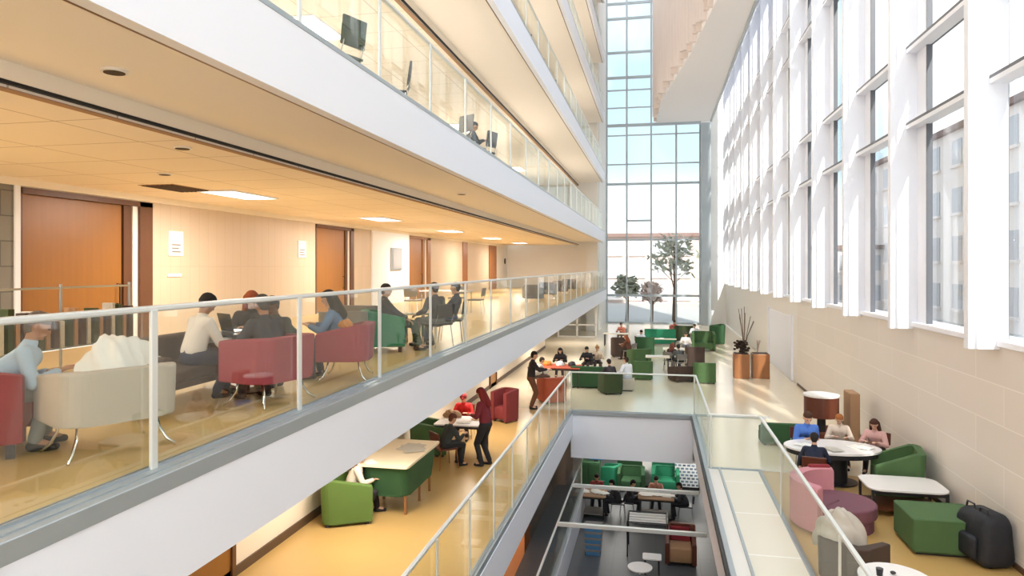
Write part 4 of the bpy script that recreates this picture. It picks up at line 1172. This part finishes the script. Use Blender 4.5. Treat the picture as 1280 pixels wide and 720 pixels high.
# ================================================================== lowest floor
def P0(px, py): return at(px, py, Z0)
G0 = 'dark green armchairs on the lowest floor'
for px, py, r, fm, lab in ((788, 593, 0, 'fabric_dark_green', 'dark green armchair in the back row on the lowest floor, left one'), (827, 594, 0, 'fabric_teal', 'teal armchair in the back row on the lowest floor'),
                           (789, 612, 180, 'fabric_dark_green', 'dark green armchair in the front row on the lowest floor'), (832, 612, 180, 'fabric_teal', 'teal armchair in the front row on the lowest floor'),
                           (762, 606, 60, 'fabric_teal', 'small green armchair beside the dark cabinet on the lowest floor')):
    tub_chair('armchair', lab, P0(px, py), D(r), fm, 1.0 if px != 762 else .7, .8, .8, .43, z0=.05, group=G0)
q = P0(737, 609)
t = thing('cabinet', 'dark green cabinet on the lowest floor carrying a blue monitor', 'cabinet', q, 0)
obj('cabinet_body', bb(-.45, .4, -.3, .3, 0, 1.0, .01), 'fabric_dark_green', t); obj('door', bb(-.42, -.04, -.32, -.301, .05, .95), 'fabric_dark_green', t); obj('door', bb(.0, .38, -.32, -.301, .05, .95), 'fabric_dark_green', t)
t = thing('monitor', 'bright blue monitor on the dark green cabinet', 'monitor', q + Vector((.25, 0, 1.0)), 0)
obj('stand', bb(-.08, .08, -.06, .06, 0, .06), 'table_dark', t); obj('screen', bb(-.26, .26, -.03, .03, .06, .42, .01), 'monitor_blue', t)
t = thing('white_bin', 'white square pillar bin between the green armchairs on the lowest floor', 'bin', P0(809, 606), 0)
obj('bin_body', bb(-.18, .18, -.15, .15, 0, 1.1, .02), 'table_white', t); obj('lid', bb(-.19, .19, -.16, .16, 1.1, 1.14, .01), 'fabric_grey', t)
t = thing('room_divider', 'blue and white mosaic divider panel at the right of the lowest floor', 'divider', P0(858, 612), 0)
obj('divider_panel', bb(-.42, .42, -.03, .03, .1, 1.3, .005), 'mosaic_blue', t); obj('divider_frame', bb(-.47, .47, -.02, .02, .0, .1), 'dark_metal', t)
for px, py, w, lab in ((739, 648, .95, 'left'), (820, 652, 1.15, 'right')):
    q = P0(px, py) + Vector((0, .35, 0))
    rect_table('dark %s table with seated readers on the lowest floor' % lab, q, 0, w, .9, .75, 'fabric_tan', 'table_dark', apron='table_dark', shelf='fabric_grey', group='dark tables on the lowest floor')
    for i, dx in enumerate((-.3, .05, .35)):
        papers(q + Vector((dx * w, .1 * (i % 2), .752)), i, ('left', 'middle', 'right')[i] + ' heap of pale papers on the %s dark table of the lowest floor' % lab, 'paper', 6, spread=.12, group='paper heaps on the lowest tables')
    cs = ((0, .85, 180, (206, 150, 130)), (-.95, .1, -90, (60, 56, 60)), (.95, .1, 90, (70, 72, 78))) if px > 800 else ((.1, .85, 180, (150, 70, 60)), (.85, .1, 90, (60, 56, 60)))
    for i, (dx, dy, r, c) in enumerate(cs):
        pl = {180: 'behind', -90: 'left of', 90: 'right of'}[r]
        side_chair('side chair %s the %s dark table on the lowest floor' % (pl, lab), q + Vector((dx, dy, 0)), D(r), 'table_dark', group='side chairs on the lowest floor')
        if not (px > 800 and r == -90 and False): person('sit_table', q + Vector((dx, dy, 0)), D(r), 'reader seated %s the %s dark table on the lowest floor' % (pl, lab), c, (44, 44, 50), (40, 28, 24))
q = P0(741, 695) + Vector((0, .2, 0))
for i in range(5):
    t = thing('storage_crate', ('lowest', 'second from the bottom', 'middle', 'second from the top', 'topmost')[i] + ' blue crate of the stack on the lowest floor', 'crate', q + Vector((0, 0, .17 * i)), 0, 'stack of blue crates')
    obj('crate_body', bb(-.21 - .01 * i, .21 + .01 * i, -.2, .2, 0, .12, .015), 'plastic_blue', t)
    obj('rim', bb(-.23 - .01 * i, .23 + .01 * i, -.22, .22, .12, .168, .01), 'fabric_grey', t)
q = P0(812, 690)
t = thing('display_rack', 'black framed rack with white shelves on the lowest floor', 'rack', q, 0)
bm = bmesh.new()
for x in (-.62, .5):
    for y in (-.45, .45): tube(bm, [(x, y, 0), (x, y, 1.0)], .02, 8)
    tube(bm, [(x, -.45, 1), (x, .45, 1)], .02, 8)
for y in (-.45, .45): tube(bm, [(-.62, y, 1), (.5, y, 1)], .02, 8)
obj('rack_frame', bm, 'table_dark', t)
for i in range(4): obj('shelf', bb(-.58, .46, -.38 + .22 * i, -.28 + .22 * i, .95 - 0.0 * i, .99), 'table_white', t)
q = P0(851, 708)
t = tub_chair('armchair', 'two-tone armchair with red back and tan seat on the lowest floor', q + Vector((0, .35, 0)), D(180), 'leather_brown', .85, .8, .95, .5, arm=.62, z0=.05, cushion='fabric_tan', group=G0)
obj('back_cushion', bb(-.28, .28, -.27, -.18, .5, .9, .03, 3), 'fabric_red', t)
rect_table('small white square table in front of the two-tone armchair', P0(815, 716), 0, .5, .4, .45, 'table_white', 'dark_metal')
round_table('round white table cut by the bottom edge on the lowest floor', P0(800, 730), .32, .45)

# ================================================================== outside
slab('ground', 'ground_pale', XR + .6, 140, -40, 160, -5.2, -5.0)
slab('ground', 'ground_pale', -60, XR + .6, YE + .5, 160, -5.2, -5.0)
def building(label, x0, x1, y0, y1, h, m, wins, roof='roof_pink'):
    t = thing('building', label, 'building', (x0, y0, -5.0), 0)
    W, L = x1 - x0, y1 - y0
    obj('wall', bb(0, W, 0, L, 0, h), m, t)
    obj('roof', bb(-.4, W + .4, -.4, L + .4, h, h + .5), roof, t)
    for (side, n, rows, ww, wh) in wins:
        for i in range(n):
            for j in range(rows):
                u = (i + .5) / n; z = h * (j + .55) / rows
                bm = bmesh.new()
                if side == 'x': box(bm, -.06, .1, L * u - ww, L * u + ww, z - wh, z + wh)
                else: box(bm, W * u - ww, W * u + ww, -.06, .1, z - wh, z + wh)
                f = obj('window', bm, 'facade_glass', t)
                bm = bmesh.new()
                if side == 'x': box(bm, -.22, .02, L * u - ww - .2, L * u + ww + .2, z - wh - .25, z - wh)
                else: box(bm, W * u - ww - .2, W * u + ww + .2, -.22, .02, z - wh - .25, z - wh)
                obj('window_sill', bm, 'facade_white', f)
    return t
building('long pale building with rows of windows beyond the right-hand glass wall', 26, 40, 8, 104, 17.0, 'facade_white', [('x', 20, 4, 1.0, 1.1)])
building('taller pinkish building behind the long pale one', 44, 60, 20, 110, 22.0, 'facade_pink', [('x', 12, 5, 1.0, 1.1)])
building('pink-beige building seen through the tall end window', -16, 8, 96, 112, 9.0, 'facade_pink', [('y', 8, 3, .9, 1.0)])
building('white low building right of the pink-beige one beyond the end window', 10, 26, 88, 104, 7.0, 'facade_white', [('y', 6, 2, .9, .9)])
def tree(label, x, y, h, green):
    t = thing('tree', label, 'tree', (x, y, -5.0), 0, 'trees beyond the end window')
    bm = bmesh.new(); tube(bm, [(0, 0, 0), (.1, 0, h * .5), (0, .1, h * .9)], .16, 8, r2=.05)
    for i in range(14):
        a = random.uniform(0, 2 * PI); z = h * random.uniform(.35, .85); r = h * .28
        tube(bm, [(0, 0, z), (r * .5 * math.cos(a), r * .5 * math.sin(a), z + r * .5), (r * math.cos(a), r * math.sin(a), z + r * .8)], .04, 5, r2=.015)
    obj('trunk', bm, 'bark', t)
    bm = bmesh.new()
    for i in range(260):
        a = random.uniform(0, 2 * PI); e = random.uniform(-.8, 1.3); r = h * .3 * random.uniform(.3, 1)
        c = Vector((r * math.cos(a) * math.cos(e), r * math.sin(a) * math.cos(e), h * .72 + r * math.sin(e)))
        s = random.uniform(.12, .3); mx = Matrix.Translation(c) @ Matrix.Rotation(random.uniform(0, 6), 4, Vector((random.random(), random.random(), 1)))
        box(bm, -s, s, -s * .6, s * .6, -.02, .02, 0, 1, mx)
    obj('foliage', bm, green, t)
tree('sparse tree beyond the end window, right of the centre mullion', 1.6, 66, 8.0, 'leaf')
tree('short bushy tree beyond the end window near its left side', -2.6, 64, 4.2, 'leaf')
tree('pinkish small tree low in the middle of the end window', -.4, 62, 3.6, 'facade_pink')

# ================================================================== light, world, camera
Wd = bpy.data.worlds.new('World'); SC.world = Wd; Wd.use_nodes = True
nt = Wd.node_tree; bg = nt.nodes['Background']
tc = nt.nodes.new('ShaderNodeTexCoord'); sp = nt.nodes.new('ShaderNodeSeparateXYZ'); rp = nt.nodes.new('ShaderNodeValToRGB')
nt.links.new(tc.outputs['Generated'], sp.inputs[0]); nt.links.new(sp.outputs['Z'], rp.inputs[0])
rp.color_ramp.elements[0].position = 0.0; rp.color_ramp.elements[0].color = (.95, .96, .98, 1)
rp.color_ramp.elements[1].position = 0.55; rp.color_ramp.elements[1].color = (.22, .38, .52, 1)
e = rp.color_ramp.elements.new(0.14); e.color = (.38, .50, .56, 1)
nz = nt.nodes.new('ShaderNodeTexNoise'); nz.inputs['Scale'].default_value = 2.2; nz.inputs['Detail'].default_value = 5
nt.links.new(tc.outputs['Generated'], nz.inputs['Vector'])
cr = nt.nodes.new('ShaderNodeValToRGB'); cr.color_ramp.elements[0].position = .44; cr.color_ramp.elements[1].position = .64
nt.links.new(nz.outputs['Fac'], cr.inputs[0])
mx = nt.nodes.new('ShaderNodeMix'); mx.data_type = 'RGBA'; mx.inputs[7].default_value = (1, 1, 1, 1)
nt.links.new(cr.outputs['Color'], mx.inputs[0]); nt.links.new(rp.outputs['Color'], mx.inputs[6]); nt.links.new(mx.outputs[2], bg.inputs['Color'])
bg.inputs['Strength'].default_value = 1.3
S = bpy.data.lights.new('sun', 'SUN'); S.energy = 4.2; S.angle = math.radians(1.0); S.color = (1, .96, .88)
so = bpy.data.objects.new('sun', S); COL.objects.link(so)
so.rotation_euler = Vector((-.20, .80, -.57)).to_track_quat('-Z', 'Y').to_euler()
cam = bpy.data.cameras.new('camera'); co = bpy.data.objects.new('camera', cam); COL.objects.link(co)
cam.sensor_width = 36; cam.lens = F / 1280 * 36; cam.shift_y = -27 / 1280; cam.clip_end = 500
co.rotation_euler = (PI / 2, 0, TH)
SC.camera = co
SC.view_settings.view_transform = 'Standard'; SC.view_settings.look = 'None'; SC.view_settings.gamma = 1
SC.view_settings.exposure = 0.8
SC.view_settings.use_curve_mapping = False
SC.cycles.max_bounces = 10; SC.cycles.diffuse_bounces = 5; SC.cycles.transparent_max_bounces = 24
SC.cycles.sample_clamp_indirect = 6
